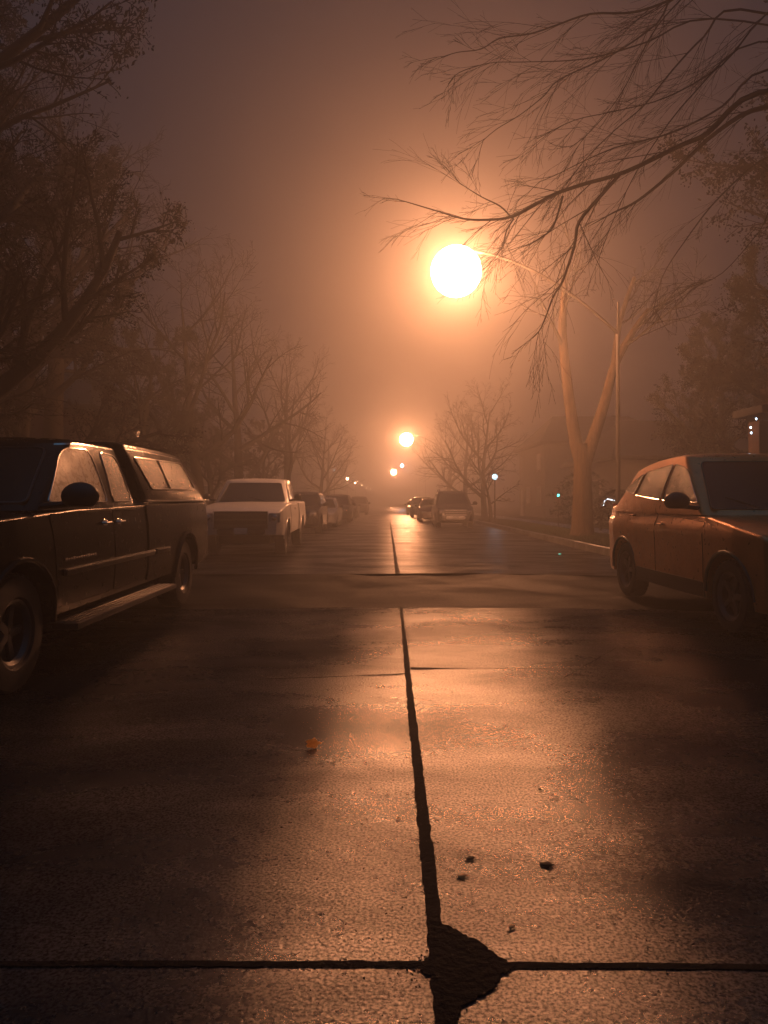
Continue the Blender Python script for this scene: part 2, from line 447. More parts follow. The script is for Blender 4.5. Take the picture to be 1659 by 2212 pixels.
# ------------------------------------------------------------------ vehicles (local: +Y is the front, Z up, origin on the ground)
def side_x(sp, y, z):
    """half width of the lower body at length y and height z"""
    hw = interp(sp['plan'], y)
    return hw * interp(sp['side'], z)
def body_mesh(sp):
    ys = set(lin(sp['yr'], sp['yf'], int((sp['yf'] - sp['yr']) / .09)))
    for (a, _) in sp['top'] + sp['plan']: ys.add(a)
    arch = {}
    zr = sp['zr']
    for yc in sp['wheels']:
        ra, zc = sp['ra'], sp['rw']
        a0 = math.asin(max(-1, min(1, (zr - zc) / ra))) if zr > zc - ra else -1.5
        for k in range(19):
            a = math.pi * k / 18
            ys.add(round(yc + ra * math.cos(a), 5))
        ys.add(yc + ra + .004); ys.add(yc - ra - .004)
    ys = sorted(ys)
    def zbot(y):
        z = interp(sp['bot'], y)
        for yc in sp['wheels']:
            d = abs(y - yc)
            if d <= sp['ra'] + 1e-4:
                z = max(z, sp['rw'] + math.sqrt(max(0, sp['ra'] ** 2 - d * d)))
        return z
    lv = sp.get('levels') or [.0, .03, .08, .16, .26, .36, .46, .56, .66, .76, .84, .9, .95, .98, 1.0]
    rings = []
    zmax = sp['zlev']
    for y in ys:
        zt = interp(sp['top'], y); zb = min(zbot(y), zt - .05); hw = interp(sp['plan'], y)
        ring = [(0, zb), (side_x(sp, y, zb) * .9, zb)]
        for l in lv:
            z = zr + (zt - .035 - zr) * l
            z = max(z, zb)
            x = side_x(sp, y, z)
            ring.append((x, z))
        xs = ring[-1][0]; cr = sp.get('crown', .03)
        for k in (25, 50, 75, 100):      # rounded shoulder
            a = R(90 - k * .9) if k < 100 else 0
            r_ = .035
            ring.append((xs - r_ * (1 - math.cos(R(k * .9))), zt - r_ + r_ * math.sin(R(k * .9))))
        ring += [(xs * .8, zt + cr * .35), (xs * .5, zt + cr * .8), (0, zt + cr)]
        rings.append([(x, y, z) for (x, z) in ring])
    n = len(rings[0]); vs = []; fs = []
    for rg in rings:
        vs += rg
        vs += [(-x, y, z) for (x, y, z) in rg]
    w = 2 * n
    for j in range(len(rings) - 1):
        for i in range(n - 1):
            a = j * w + i; b = (j + 1) * w + i
            fs.append((a, a + 1, b + 1, b)); fs.append((a + n, b + n, b + n + 1, a + n + 1))
    for j in (0, len(rings) - 1):
        loop = [j * w + i for i in range(n)] + [j * w + n + i for i in range(n - 1, -1, -1)]
        fs.append(tuple(loop))
    return vs, fs

def gh_s(g, y):
    yp = g.get('yp', (g['yf1'] * .7 + g['yr1'] * .3)); a = g.get('arch', (.05, .06))
    if y > yp: return 1 - a[0] * ((y - yp) / max(.1, g['yf1'] - yp)) ** 2 if y < g['yf1'] else 1 - a[0]
    return 1 - a[1] * min(1.1, (yp - y) / (yp - g['yr1'])) ** 2
def gh_t(g, z): return (z - g['z0']) / (g['z1'] - g['z0'])
def gh_x(g, y, z):
    t = max(0, min(1.05, gh_t(g, z) / gh_s(g, y))); w = g['w0'] + (g['w1'] - g['w0']) * (t ** 1.25)
    yf = g['yf0'] + (g['yf1'] - g['yf0']) * t; yr = g['yr0'] + (g['yr1'] - g['yr0']) * t
    u = (y - (yf + yr) / 2) / ((yf - yr) / 2)
    return w * (1 - .045 * abs(u) ** 2.5)
def gh_yf(g, x, z):
    t = max(0, min(1.05, gh_t(g, z)))
    return g['yf0'] + (g['yf1'] - g['yf0']) * t - g.get('bow', .10) * (x / g['w0']) ** 2
def gh_yr(g, x, z):
    t = max(0, min(1.05, gh_t(g, z)))
    return g['yr0'] + (g['yr1'] - g['yr0']) * t + g.get('bow', .10) * .6 * (x / g['w0']) ** 2
def gh_mesh(g):
    vs = []; fs = []; loops = []
    layers = [0, .12, .25, .4, .55, .7, .82, .9, .95]
    zz = [(g['z0'] + (g['z1'] - g['z0']) * t, 0) for t in layers]
    rr = g.get('rr', .07)
    for k in (0, 20, 40, 60, 80, 90):
        zz.append((g['z1'] - rr * .6 + rr * .6 * math.sin(R(k)), rr * (1 - math.cos(R(k)))))
    m = 14; rc = g.get('rc', .12)
    for (z, ins) in zz:
        lp = []
        t = min(1, gh_t(g, z)); w = g['w0'] + (g['w1'] - g['w0']) * t ** 1.25
        # one quarter-symmetric outline: side then front, corners rounded
        yf_s = gh_yf(g, w, z) - ins; yr_s = gh_yr(g, w, z) + ins
        side = [(gh_x(g, y, g['z0'] + (z - g['z0']) * gh_s(g, y)) - ins, y) for y in lin(yr_s + rc, yf_s - rc, 16)]
        xcf = side[-1][0]; xcr = side[0][0]
        front = []
        for k in range(1, 6):
            a = R(15 * k); front.append((xcf - rc + rc * math.cos(a), yf_s - rc + rc * math.sin(a)))
        for x in lin(xcf - rc, 0, 6): front.append((x, gh_yf(g, x, z) - ins))
        rear = []
        for k in range(1, 6):
            a = R(15 * k); rear.append((xcr - rc + rc * math.cos(a), yr_s + rc - rc * math.sin(a)))
        for x in lin(xcr - rc, 0, 6): rear.append((x, gh_yr(g, x, z) + ins))
        half = rear[::-1] + side + front
        lp = [(x, y, z) for (x, y) in half] + [(-x, y, z) for (x, y) in half[::-1][1:-1]]
        loops.append(lp)
    n = len(loops[0])
    for lp in loops: vs += lp
    for j in range(len(loops) - 1):
        for i in range(n): fs.append((j * n + i, j * n + (i + 1) % n, (j + 1) * n + (i + 1) % n, (j + 1) * n + i))
    # roof: shrink the last loop towards the centre line in rings, slightly crowned
    last = loops[-1]; cy = sum(v[1] for v in last) / n; base = (len(loops) - 1) * n
    pr = base
    for s_, h in ((.8, .012), (.5, .026), (.2, .033)):
        b = len(vs); vs += [(x * s_, cy + (y - cy) * s_, z + h) for (x, y, z) in last]
        for i in range(n): fs.append((pr + i, pr + (i + 1) % n, b + (i + 1) % n, b + i))
        pr = b
    fs.append(tuple(pr + i for i in range(n)))
    vs = [(x, y, g['z0'] + (z - g['z0']) * gh_s(g, y)) for (x, y, z) in vs]
    return vs, fs

def rounded_poly(pts, rad, seg=5):
    """pts 2-D polygon, corners rounded"""
    out = []; n = len(pts)
    rads = rad if isinstance(rad, (list, tuple)) else [rad] * n
    for i in range(n):
        p = Vector(pts[i]); a = Vector(pts[i - 1]); b = Vector(pts[(i + 1) % n])
        da = (a - p); db = (b - p); r_ = min(rads[i], da.length * .45, db.length * .45)
        s_ = p + da.normalized() * r_; e_ = p + db.normalized() * r_
        for k in range(seg + 1):
            t = k / seg; out.append((s_ * (1 - t) ** 2 + p * 2 * t * (1 - t) + e_ * t * t))
    # subdivide long edges
    res = []
    for i in range(len(out)):
        a = out[i]; b = out[(i + 1) % len(out)]; L = (b - a).length; k = max(1, int(L / .08))
        for j in range(k): res.append(a + (b - a) * j / k)
    return res
def patch(poly, fmap, off=.004, skirt=.0, rings=8, scale0=1.0):
    """fill polygon with rings and map every 2-D point to the surface"""
    c = sum(poly, Vector((0, 0))) / len(poly); n = len(poly); vs = []; fs = []
    for k in range(rings + 1):
        s_ = 1 - k / rings
        if k == rings: vs.append(fmap(c, off))
        else: vs += [fmap(c + (p - c) * s_ * scale0, off) for p in poly]
    for k in range(rings - 1):
        for i in range(n): fs.append((k * n + i, k * n + (i + 1) % n, (k + 1) * n + (i + 1) % n, (k + 1) * n + i))
    for i in range(n): fs.append(((rings - 1) * n + i, (rings - 1) * n + (i + 1) % n, rings * n))
    if skirt:
        b = len(vs); vs += [fmap(p, off - skirt) for p in poly]
        for i in range(n): fs.append((i, (i + 1) % n, b + (i + 1) % n, b + i))
    return vs, fs
def rim_ring(poly, fmap, w, off):
    mb = MB(); pts = [fmap(p, off) for p in poly]; pts.append(pts[0]); mb.tube(pts, w, 5, caps=False); return mb.v, mb.f

def wheel(parent, x, y, sp, rim_m, sgn, spokes=5):
    r = sp['rw']; w = sp.get('tw', .22)
    tr = empty('wheel', (x, y, r)); tr.parent = parent
    tr_m = MB(); rim = sp.get('rim', .62) * r
    o = w / 2
    tr_m.lathe([(-o * .8, rim), (-o * .98, rim + .02), (-o, (rim + r) / 2), (-o * .92, r - .02), (-o * .7, r - .003), (-o * .25, r), (o * .25, r), (o * .7, r - .003), (o * .92, r - .02), (o, (rim + r) / 2), (o * .98, rim + .02), (o * .8, rim)], 36, closed=True)
    for i in range(36):     # tread blocks
        a = 2 * math.pi * i / 36
        for k in (-.6, 0, .6):
            tr_m.box((o * k, (r - .002) * math.cos(a + k * .05), (r - .002) * math.sin(a + k * .05)), (w * .22, .03, .012), rot=Matrix.Rotation(a - math.pi / 2, 3, 'X'))
    t = tr_m.build('tyre', M['rubber'], tr, ang=30)
    rm = MB()
    rm.lathe([(-o * .6, rim - .03), (o * .6, rim - .035), (o * .82, rim - .012), (o * .86, rim + .006), (o * .7, rim + .004), (-o * .7, rim + .004)], 32, closed=True)
    rm.lathe([(o * .2, .001), (o * .5, .001), (o * .52, .05), (o * .4, .07), (o * .2, .07)], 20, closed=False)
    for i in range(spokes):
        a = 2 * math.pi * i / spokes
        rm.box((o * .42, (rim * .52) * math.cos(a), (rim * .52) * math.sin(a)), (.03, rim * .95, rim * .26), .008, rot=Matrix.Rotation(a, 3, 'X'))
    rm.lathe([(o * .05, rim - .02), (o * .1, .0)], 24)
    ro = rm.build('rim', rim_m, tr, ang=30)
    if sgn < 0: t.rotation_euler = ro.rotation_euler = (0, 0, math.pi)
    return tr

SIDE_CAR = [(.15, .93), (.3, .97), (.5, .995), (.7, 1.0), (.85, .985), (.95, .965), (1.1, .94), (1.3, .92)]
SIDE_TRUCK = [(.3, .95), (.45, .975), (.6, .995), (.8, 1.0), (1.0, .992), (1.12, .975), (1.25, .96)]

def vehicle(kind, name, sp, loc, rz, label, cat, group):
    root = empty(name, loc, rz, label, cat, group)
    pm = sp['paint']
    vs, fs = body_mesh(sp); body = mesh('body', vs, fs, pm, root, ang=32)
    far = sp.get('far', False)
    def fside(s_):
        return lambda p, off: Vector((s_ * (side_x(sp, p.x, p.y) + off), p.x, p.y))
    for g in sp['gh']:
        vs, fs = gh_mesh(g)
        g['ob'] = mesh(g.get('name', 'cab'), vs, fs, g.get('paint', pm), root, ang=32)
        def gs(s_, g=g): return lambda p, off: Vector((s_ * (gh_x(g, p.x, p.y) + off), p.x, p.y))
        for s_ in (1, -1):
            for wi, (poly, rad, gm) in enumerate(g['side_windows']):
                rp = rounded_poly(poly, rad)
                v, f = patch(rp, gs(s_), .004); w_ = mesh('window', v, f, gm, root if g.get('name', 'cab') == 'cab' else g['ob'], ang=60)
                v, f = rim_ring(rp, gs(s_), g.get('rimw', .009), .004); mesh('window_trim', v, f, g.get('rim_m', M['trim']), w_)
        # windscreen and rear window
        if g.get('screen', True):
            za = g['z0'] + (g['z1'] - g['z0']) * .10; zb = g['z0'] + (g['z1'] - g['z0']) * .88
            wa = g['w0'] * .88; wb = g['w1'] * .86
            rp = rounded_poly([(-wa, za), (wa, za), (wb, zb), (-wb, zb)], .05)
            v, f = patch(rp, lambda p, off, g=g: Vector((p.x, gh_yf(g, p.x, p.y) + off, g['z0'] + (p.y - g['z0']) * gh_s(g, gh_yf(g, p.x, p.y)))), .006)
            ws = mesh('windscreen', v, f, M['glass'], root, ang=60)
            v, f = rim_ring(rp, lambda p, off, g=g: Vector((p.x, gh_yf(g, p.x, p.y) + off, g['z0'] + (p.y - g['z0']) * gh_s(g, gh_yf(g, p.x, p.y)))), .01, .004); mesh('window_trim', v, f, M['trim'], ws)
            if not far:
                for x0 in (-.35, .3):
                    wp = MB(); wp.tube([Vector((x0 * wa * 1.4 + .0, gh_yf(g, x0, za) + .015, za + .01)), Vector((x0 * wa + .35, gh_yf(g, x0 + .35, za + .12) + .015, za + .12))], .006, 5)
                    wp.build('wiper', M['trim'], ws)
        if g.get('backlight', True):
            za = g['z0'] + (g['z1'] - g['z0']) * .2; zb = g['z0'] + (g['z1'] - g['z0']) * .85
            rp = rounded_poly([(-g['w0'] * .78, za), (g['w0'] * .78, za), (g['w1'] * .78, zb), (-g['w1'] * .78, zb)], .05)
            v, f = patch(rp, lambda p, off, g=g: Vector((p.x, gh_yr(g, p.x, p.y) - off, g['z0'] + (p.y - g['z0']) * gh_s(g, gh_yr(g, p.x, p.y)))), .006)
            mesh('rear_window', v, f, M['glass'], root, ang=60)
    # doors
    for s_ in (1, -1):
        for di, (poly, hy, hz) in enumerate(sp['doors']):
            rp = rounded_poly(poly, .03)
            v, f = patch(rp, fside(s_), .005, .012, 10); d = mesh('door', v, f, pm, root, ang=50)
            v, f = rim_ring(rp, fside(s_), .005, -.001); mesh('door_gap', v, f, M['seam'], d)
            x = side_x(sp, hy, hz)
            hb = MB(); hb.tube([Vector((s_ * (x + .008), hy - .08, hz)), Vector((s_ * (x + .035), hy - .06, hz)), Vector((s_ * (x + .035), hy + .06, hz)), Vector((s_ * (x + .008), hy + .08, hz))], .011, 6)
            hb.ell((s_ * (x + .004), hy, hz - .005), (.006, .07, .035))
            hb.build('door_handle', sp.get('handle', pm), d)
    # mirrors
    mx, my, mz, mw, mh = sp['mirror']
    for s_ in (1, -1):
        mb = MB(); rows = []
        for k in range(7):
            a = -1 + 2 * k / 6
            rows.append(a)
        mb.ell((s_ * mx, my, mz), (mw / 2, .075, mh / 2), 16, 10)
        # flatten the glass side, square up the bottom
        for v in mb.v:
            if v.y < my - .02: v.y = my - .02
            if v.z < mz - mh * .36: v.z = mz - mh * .36
        mr = mb.build('mirror', sp.get('mirror_m', M['trim']), root, ang=40)
        arm = MB(); xb = side_x(sp, my, interp(sp['top'], my) - .03)
        arm.tube([Vector((s_ * (xb - .03), my - .03, mz - mh * .35)), Vector((s_ * (mx - mw * .2), my, mz - mh * .25))], .022, 8); arm.build('mirror_arm', M['trim'], mr)
    # wheels and arches
    for yc in sp['wheels']:
        for s_ in (1, -1):
            wheel(root, s_ * (interp(sp['plan'], yc) - sp.get('tw', .22) / 2 - .035), yc, sp, sp.get('rim_m', M['alloy']), s_, sp.get('spokes', 5))
            ar = MB(); pts = []; ra = sp['ra']
            for k in range(-1, 14):
                a = math.pi * (k - .0) / 12.0
                if k < 0 or k > 12: continue
                y = yc + (ra + .012) * math.cos(a); z = sp['rw'] + (ra + .012) * math.sin(a)
                pts.append(Vector((s_ * (side_x(sp, y, z) + sp.get('flare', .0)), y, z)))
            ar.tube(pts, [sp.get('flr', .018)] * len(pts), 7)
            ar.build('wheel_arch', sp.get('arch_m', pm), root)
    # dark wheel housings
    hs = MB(); a_, b_ = sp['wheels'][1] - sp['ra'] * .95, sp['wheels'][0] + sp['ra'] * .95
    hs.box((0, (a_ + b_) / 2, sp['rw'] + .08), (interp(sp['plan'], 0) * 1.25, b_ - a_, .4))
    hs.build('underbody', M['seam'], root, smooth=False)
    # front end
    yf = sp['yf']; hwf = interp(sp['plan'], yf - .12)
    gr = sp['grille']   # (half width, z0, z1)
    gm = MB(); gm.box((0, yf - .01, (gr[1] + gr[2]) / 2), (gr[0] * 2, .07, gr[2] - gr[1]), .02); grl = gm.build('grille', M['trim'], root)
    sm = MB()
    nb = gr[3] if len(gr) > 3 else 3
    for i in range(nb):
        z = gr[1] + (gr[2] - gr[1]) * (i + .5) / nb; sm.box((0, yf + .028, z), (gr[0] * 1.9, .02, (gr[2] - gr[1]) / nb * .35), .005)
    sm.box((0, yf + .03, gr[2] - .005), (gr[0] * 2.04, .03, .022), .006); sm.box((0, yf + .03, gr[1] + .005), (gr[0] * 2.04, .03, .022), .006)
    sm.build('grille_bars', sp.get('bar_m', M['chrome']), grl)
    for s_ in (1, -1):
        hl = MB(); hw_, hh = sp['lamp']; x0 = s_ * (gr[0] + hw_ * .56); zc = sp['lampz']
        hl.box((x0, yf - .05 - .02, zc), (hw_, .11, hh), .03, rot=Matrix.Rotation(-s_ * R(12), 3, 'Z'))
        h = hl.build('headlight', M['lens'], root)
        ib = MB(); ib.ell((x0, yf + .0, zc), (hh * .32, .02, hh * .32)); ib.build('reflector', M['chrome'], h)
        tl = MB(); tz = sp['tail']; tl.box((s_ * (interp(sp['plan'], sp['yr'] + .02) * .97 - .07), sp['yr'] + .05, (tz[0] + tz[1]) / 2), (.14, .12, tz[1] - tz[0]), .03)
        tl.build('taillight', M['lens_red'], root)
    bz = sp['bumper']
    for yy, nm in ((yf - .02, 'front_bumper'), (sp['yr'] + .02, 'rear_bumper')):
        bp = MB(); w_ = interp(sp['plan'], yy); sg = 1 if nm[0] == 'f' else -1
        pts = []
        vs = []; fs = []; cols = lin(-1, 1, 14); prof = [(-.06, 0), (.035, .02), (.06, .25), (.06, .75), (.04, .97), (-.06, 1)]
        for u in cols:
            xx = u * (w_ + .03); yb = yy - sg * .22 * abs(u) ** 4
            for (o_, zz) in prof: vs.append((xx, yb + sg * o_, bz[0] + (bz[1] - bz[0]) * zz))
        n = len(prof)
        for i in range(len(cols) - 1):
            for j in range(n): fs.append((i * n + j, i * n + (j + 1) % n, (i + 1) * n + (j + 1) % n, (i + 1) * n + j))
        fs += [tuple(range(n)), tuple(len(vs) - n + k for k in range(n))]
        b_ = mesh(nm, vs, fs, sp.get('bump_m', pm), root, ang=40)
        if nm[0] == 'f' and sp.get('plate', True):
            pb = MB(); pb.box((0, yy + .068, (bz[0] + bz[1]) / 2 + .02), (.3, .012, .14), .004); pb.build('number_plate', M['plate'], b_)
    return root

def base_spec(**k):
    d = dict(side=SIDE_CAR, zlev=1.0, crown=.035)
    d.update(k); return d

# --- near left: long black pickup with a canopy on its bed (facing the camera)
gb = M['glass_dew_lit']
T = base_spec(yf=3.2, yr=-3.05, zr=.42, rw=.39, ra=.47, wheels=[2.15, -1.8], tw=.26, rim=.56, spokes=5,
    side=SIDE_TRUCK, paint=M['paint_black'],
    plan=[(-3.05, .9), (-2.9, .97), (-2, 1.0), (0, 1.0), (2.2, 1.0), (2.9, .96), (3.1, .88), (3.2, .8)],
    bot=[(-3.05, .5), (-2.5, .45), (2.7, .42), (3.2, .5)],
    top=[(-3.05, 1.2), (-2.95, 1.235), (-.38, 1.235), (-.36, 1.215), (1.2, 1.2), (1.95, 1.17), (2.6, 1.14), (3.0, 1.07), (3.12, 1.0), (3.2, .92)],
    gh=[dict(z0=1.19, z1=1.765, yf0=2.0, yf1=1.12, yr0=-.33, yr1=-.12, w0=.965, w1=.80, rc=.12, bow=.14, arch=(.05, .0), backlight=False,
             rim_m=M['chrome'], rimw=.007,
             side_windows=[([(1.66, 1.25), (1.16, 1.675), (.69, 1.69), (.60, 1.245)], [.04, .17, .10, .05], M['glass_dew_lit']),
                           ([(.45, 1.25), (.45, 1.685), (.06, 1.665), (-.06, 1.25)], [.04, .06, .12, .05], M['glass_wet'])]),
        dict(name='truck_cap', z0=1.235, z1=1.835, yf0=-.42, yf1=-.24, yr0=-2.93, yr1=-2.35, w0=.965, w1=.76, rc=.1, bow=.03, arch=(.0, .03), screen=False, rr=.12,
             rim_m=M['chrome'], rimw=.008,
             side_windows=[([(-.72, 1.37), (-.50, 1.69), (-2.2, 1.70), (-2.42, 1.385)], .05, M['glass_wet'])])],
    doors=[([(1.62, .48), (1.72, 1.16), (.56, 1.16), (.56, .48)], .72, 1.07), ([(.52, .48), (.52, 1.16), (-.1, 1.16), (-.1, .48)], .4, 1.07)],
    mirror=(1.24, 1.83, 1.29, .27, .2), handle=M['chrome'], arch_m=M['paint_black'], flare=.012, flr=.02,
    grille=(.55, .68, 1.0, 5), lamp=(.3, .2), lampz=.84, bumper=(.46, .64), bump_m=M['chrome'], tail=(.75, 1.15))
truck = vehicle('pickup', 'pickup_truck', T, (-3.4, 7.0, 0), math.pi, 'long black pickup truck with a windowed canopy over its bed, nearest on the left', 'pickup truck', 'vehicles parked along the left kerb')
sx = lambda y, z: side_x(T, y, z)
cap = [c for c in truck.children if c.name.startswith('truck_cap')][0]
for s_ in (1, -1):
    for (y0, y1) in ((1.55, -.5), (-.58, -1.02)):
        b = MB(); b.box((s_ * (sx(0, .73) + .014), (y0 + y1) / 2, .73), (.024, y0 - y1, .055), .008); mo = b.build('side_moulding', M['trim'], truck)
        b = MB(); b.box((s_ * (sx(0, .73) + .03), (y0 + y1) / 2, .745), (.008, y0 - y1, .012), .002); b.build('chrome_strip', M['chrome'], mo)
    b = MB(); b.box((s_ * 1.03, .35, .34), (.2, 2.5, .05), .015)
    st = b.build('running_board', M['trim'], truck)
    for k in range(4):
        c_ = MB(); c_.box((s_ * (.96 + .045 * k), .35, .369), (.012, 2.4, .01), .002); c_.build('tread_rib', M['chrome'], st)
    # raised lettering on the door too small to read: short bright bars
    b = MB()
    for k in range(13):
        b.box((s_ * (sx(1, .82) + .007), 1.52 - .045 * k, .822), (.006, .036, .016 if k % 3 else .026), .002)
    b.build('door_badge', M['chrome'], truck)
    # cap rail and window divider
    b = MB(); b.box((s_ * (.975), -1.65, 1.245), (.02, 2.5, .022), .004); b.build('cap_rail', M['chrome'], cap)
    g = T['gh'][1]
    b = MB(); b.tube([Vector((s_ * (gh_x(g, -1.28, 1.38) + .006), -1.30, 1.38)), Vector((s_ * (gh_x(g, -1.2, 1.69) + .006), -1.2, 1.69))], .013, 6); b.build('window_divider', M['trim'], cap)
    b = MB(); b.tube([Vector((s_ * (sx(-.35, z) + .002), -.37, z)) for z in (.46, .6, .8, 1.0, 1.15, 1.2)], .009, 5); b.build('bed_gap', M['seam'], truck)
b = MB(); b.tube([Vector((.86, 2.1, 1.15)), Vector((.9, 2.0, 1.95))], .003, 5); b.build('aerial', M['trim'], truck)

# --- the other vehicles
def suv_spec(paint, h=1.7, **k):
    d = base_spec(yf=2.2, yr=-2.2, zr=.26, rw=.345, ra=.41, wheels=[1.36, -1.33], paint=paint, spokes=5, rim=.66,
        plan=[(-2.2, .74), (-2.1, .86), (-1.7, .915), (0, .925), (1.5, .915), (1.95, .86), (2.1, .78), (2.2, .66)],
        bot=[(-2.2, .4), (-1.9, .3), (1.9, .26), (2.2, .34)],
        top=[(-2.2, .98), (-2.12, 1.12), (-1.2, 1.12), (1.0, 1.04), (1.4, 1.01), (1.9, .93), (2.1, .84), (2.2, .72)],
        gh=[dict(z0=1.03, z1=h, yf0=1.18, yf1=.30, yr0=-2.12, yr1=-1.72, w0=.89, w1=.68, rc=.14, bow=.16,
                 side_windows=[([(.92, 1.13), (.25, h - .12), (-.13, h - .10), (-.22, 1.13)], [.03, .09, .02, .02], M['glass']),
                               ([(-.27, 1.13), (-.19, h - .10), (-.98, h - .13), (-1.1, 1.15)], .03, M['glass']),
                               ([(-1.15, 1.16), (-1.04, h - .14), (-1.45, h - .2), (-1.72, 1.24)], .04, M['glass'])])],
        doors=[([(.95, .36), (.98, .98), (-.24, 1.0), (-.24, .36)], -.08, .9), ([(-.28, .36), (-.28, 1.0), (-1.2, 1.03), (-1.2, .86), (-.95, .6), (-.9, .36)], -1.0, .94)],
        mirror=(1.04, .85, 1.12, .24, .18), grille=(.5, .62, .78, 2), lamp=(.26, .15), lampz=.75, bumper=(.36, .56), tail=(.85, 1.12))
    d.update(k); return d
def sedan_spec(paint, **k):
    d = base_spec(yf=2.3, yr=-2.3, zr=.2, rw=.315, ra=.37, wheels=[1.4, -1.33], paint=paint, spokes=6, rim=.68,
        plan=[(-2.3, .68), (-2.15, .82), (-1.7, .89), (0, .9), (1.5, .89), (2.0, .84), (2.2, .74), (2.3, .6)],
        bot=[(-2.3, .34), (-1.9, .24), (1.9, .2), (2.3, .28)],
        top=[(-2.3, .86), (-2.2, .97), (-1.5, 1.0), (0, .94), (1.0, .92), (1.5, .88), (2.0, .78), (2.2, .7), (2.3, .6)],
        gh=[dict(z0=.9, z1=1.44, yf0=1.15, yf1=.25, yr0=-1.85, yr1=-1.0, w0=.85, w1=.62, rc=.14, bow=.16,
                 side_windows=[([(.85, .98), (.2, 1.33), (-.2, 1.345), (-.28, .98)], [.03, .08, .02, .02], M['glass']),
                               ([(-.33, .98), (-.26, 1.345), (-.85, 1.31), (-1.35, 1.02)], [.02, .02, .08, .04], M['glass'])])],
        doors=[([(.92, .3), (.95, .88), (-.29, .9), (-.29, .3)], -.12, .8), ([(-.33, .3), (-.33, .9), (-1.2, .93), (-1.2, .8), (-1.0, .6), (-.94, .3)], -1.0, .83)],
        mirror=(1.0, .82, 1.0, .21, .15), grille=(.4, .46, .6, 3), lamp=(.3, .14), lampz=.6, bumper=(.26, .44), tail=(.68, .88))
    d.update(k); return d
W = base_spec(yf=2.75, yr=-2.85, zr=.45, rw=.38, ra=.46, wheels=[1.8, -1.6], tw=.25, spokes=6, side=SIDE_TRUCK, paint=M['paint_white'],
    plan=[(-2.85, .94), (-2.7, .98), (-.85, .985), (-.83, .955), (2.0, .96), (2.5, .93), (2.65, .86), (2.75, .8)],
    bot=[(-2.85, .55), (-2.2, .5), (2.2, .45), (2.75, .5)],
    top=[(-2.85, 1.22), (-.86, 1.22), (-.82, 1.2), (1.25, 1.2), (1.9, 1.16), (2.5, 1.08), (2.68, 1.0), (2.75, .92)],
    gh=[dict(z0=1.18, z1=1.80, yf0=1.35, yf1=.62, yr0=-.80, yr1=-.66, w0=.93, w1=.76, rc=.12, bow=.14,
             side_windows=[([(1.05, 1.26), (.56, 1.7), (-.0, 1.7), (-.05, 1.25)], .04, M['glass']), ([(-.13, 1.25), (-.1, 1.7), (-.5, 1.69), (-.56, 1.25)], .04, M['glass'])])],
    doors=[([(1.1, .5), (1.15, 1.14), (-.1, 1.14), (-.1, .5)], .08, 1.06)],
    mirror=(1.12, 1.15, 1.34, .2, .2), grille=(.6, .64, 1.02, 3), lamp=(.26, .22), lampz=.88, bumper=(.48, .64), bump_m=M['trim'], bar_m=M['alloy'], tail=(.75, 1.15), arch_m=M['paint_white'])
LG = 'vehicles parked along the left kerb'; RG = 'vehicles parked along the right kerb'
pi = math.pi
def park(kind, name, sp, X, D, yaw, label, cat, grp):
    return vehicle(kind, name, sp, (X, D, gz(D) - .01), pi + R(yaw), label, cat, grp)
w = park('pickup', 'pickup_truck', W, -3.42, 19.4, 1.5, 'white pickup truck parked right behind the black pickup with the canopy', 'pickup truck', LG)
b = MB(); b.box((0, -1.86, 1.232), (1.6, 1.8, .02), .006); b.build('bed_cover', M['trim'], w)
park('suv', 'parked_car', suv_spec(M['paint_dark'], 1.62), -3.62, 30.8, 0, 'dark car parked right behind the white pickup truck', 'car', LG)
park('sedan', 'parked_car', sedan_spec(M['paint_white'], far=True), -3.42, 37.6, 0, 'white car between two dark cars in the left row', 'car', LG)
park('suv', 'parked_car', suv_spec(M['paint_blue'], 1.66, far=True), -3.22, 45.5, 0, 'dark tall car parked right behind the white car in the left row', 'car', LG)
park('sedan', 'parked_car', sedan_spec(M['paint_dark'], far=True), -3.3, 57, 0, 'dim low car fading into the fog, sixth in the left row', 'car', LG)
v2 = park('suv', 'parked_car', suv_spec(M['paint_dark'], 1.75, far=True), -3.0, 72, 0, 'boxy dark car fading into the fog, farthest of the left row', 'car', LG)
# right row
ST = suv_spec(M['paint_copper'], 1.69, handle=M['paint_copper'], rim_m=M['alloy'], yr=-2.05, mirror=(1.09, .72, 1.24, .27, .2))
ST['top'] = [(-2.05, 1.0), (-2.0, 1.17), (-1.2, 1.22), (.1, 1.15), (1.0, 1.08), (1.4, 1.03), (1.9, .95), (2.1, .86), (2.2, .74)]
ST['plan'] = [(-2.05, .8), (-1.98, .87), (-1.7, .915), (0, .925), (1.5, .915), (1.95, .86), (2.1, .78), (2.2, .66)]
g = ST['gh'][0]; g.update(arch=(.04, .24), yp=-.1, rr=.13, z0=1.1, z1=1.78, yf0=1.05, yf1=.15, yr0=-2.0, yr1=-1.55, rim_m=M['chrome'], rimw=.0045)
g['side_windows'] = [([(.66, 1.23), (.16, 1.61), (-.14, 1.665), (-.2, 1.25)], [.03, .16, .02, .02], M['glass_wet']),
                     ([(-.26, 1.255), (-.2, 1.665), (-.95, 1.60), (-1.08, 1.31)], .03, M['glass_wet']),
                     ([(-1.14, 1.32), (-1.02, 1.585), (-1.32, 1.505), (-1.62, 1.385)], .04, M['glass_wet'])]
for d in ST['doors']: pass
ST['doors'] = [([(.9, .36), (.92, 1.03), (-.24, 1.09), (-.24, .36)], -.08, .98), ([(-.28, .36), (-.28, 1.09), (-1.2, 1.15), (-1.2, .88), (-.95, .6), (-.9, .36)], -1.02, 1.06)]
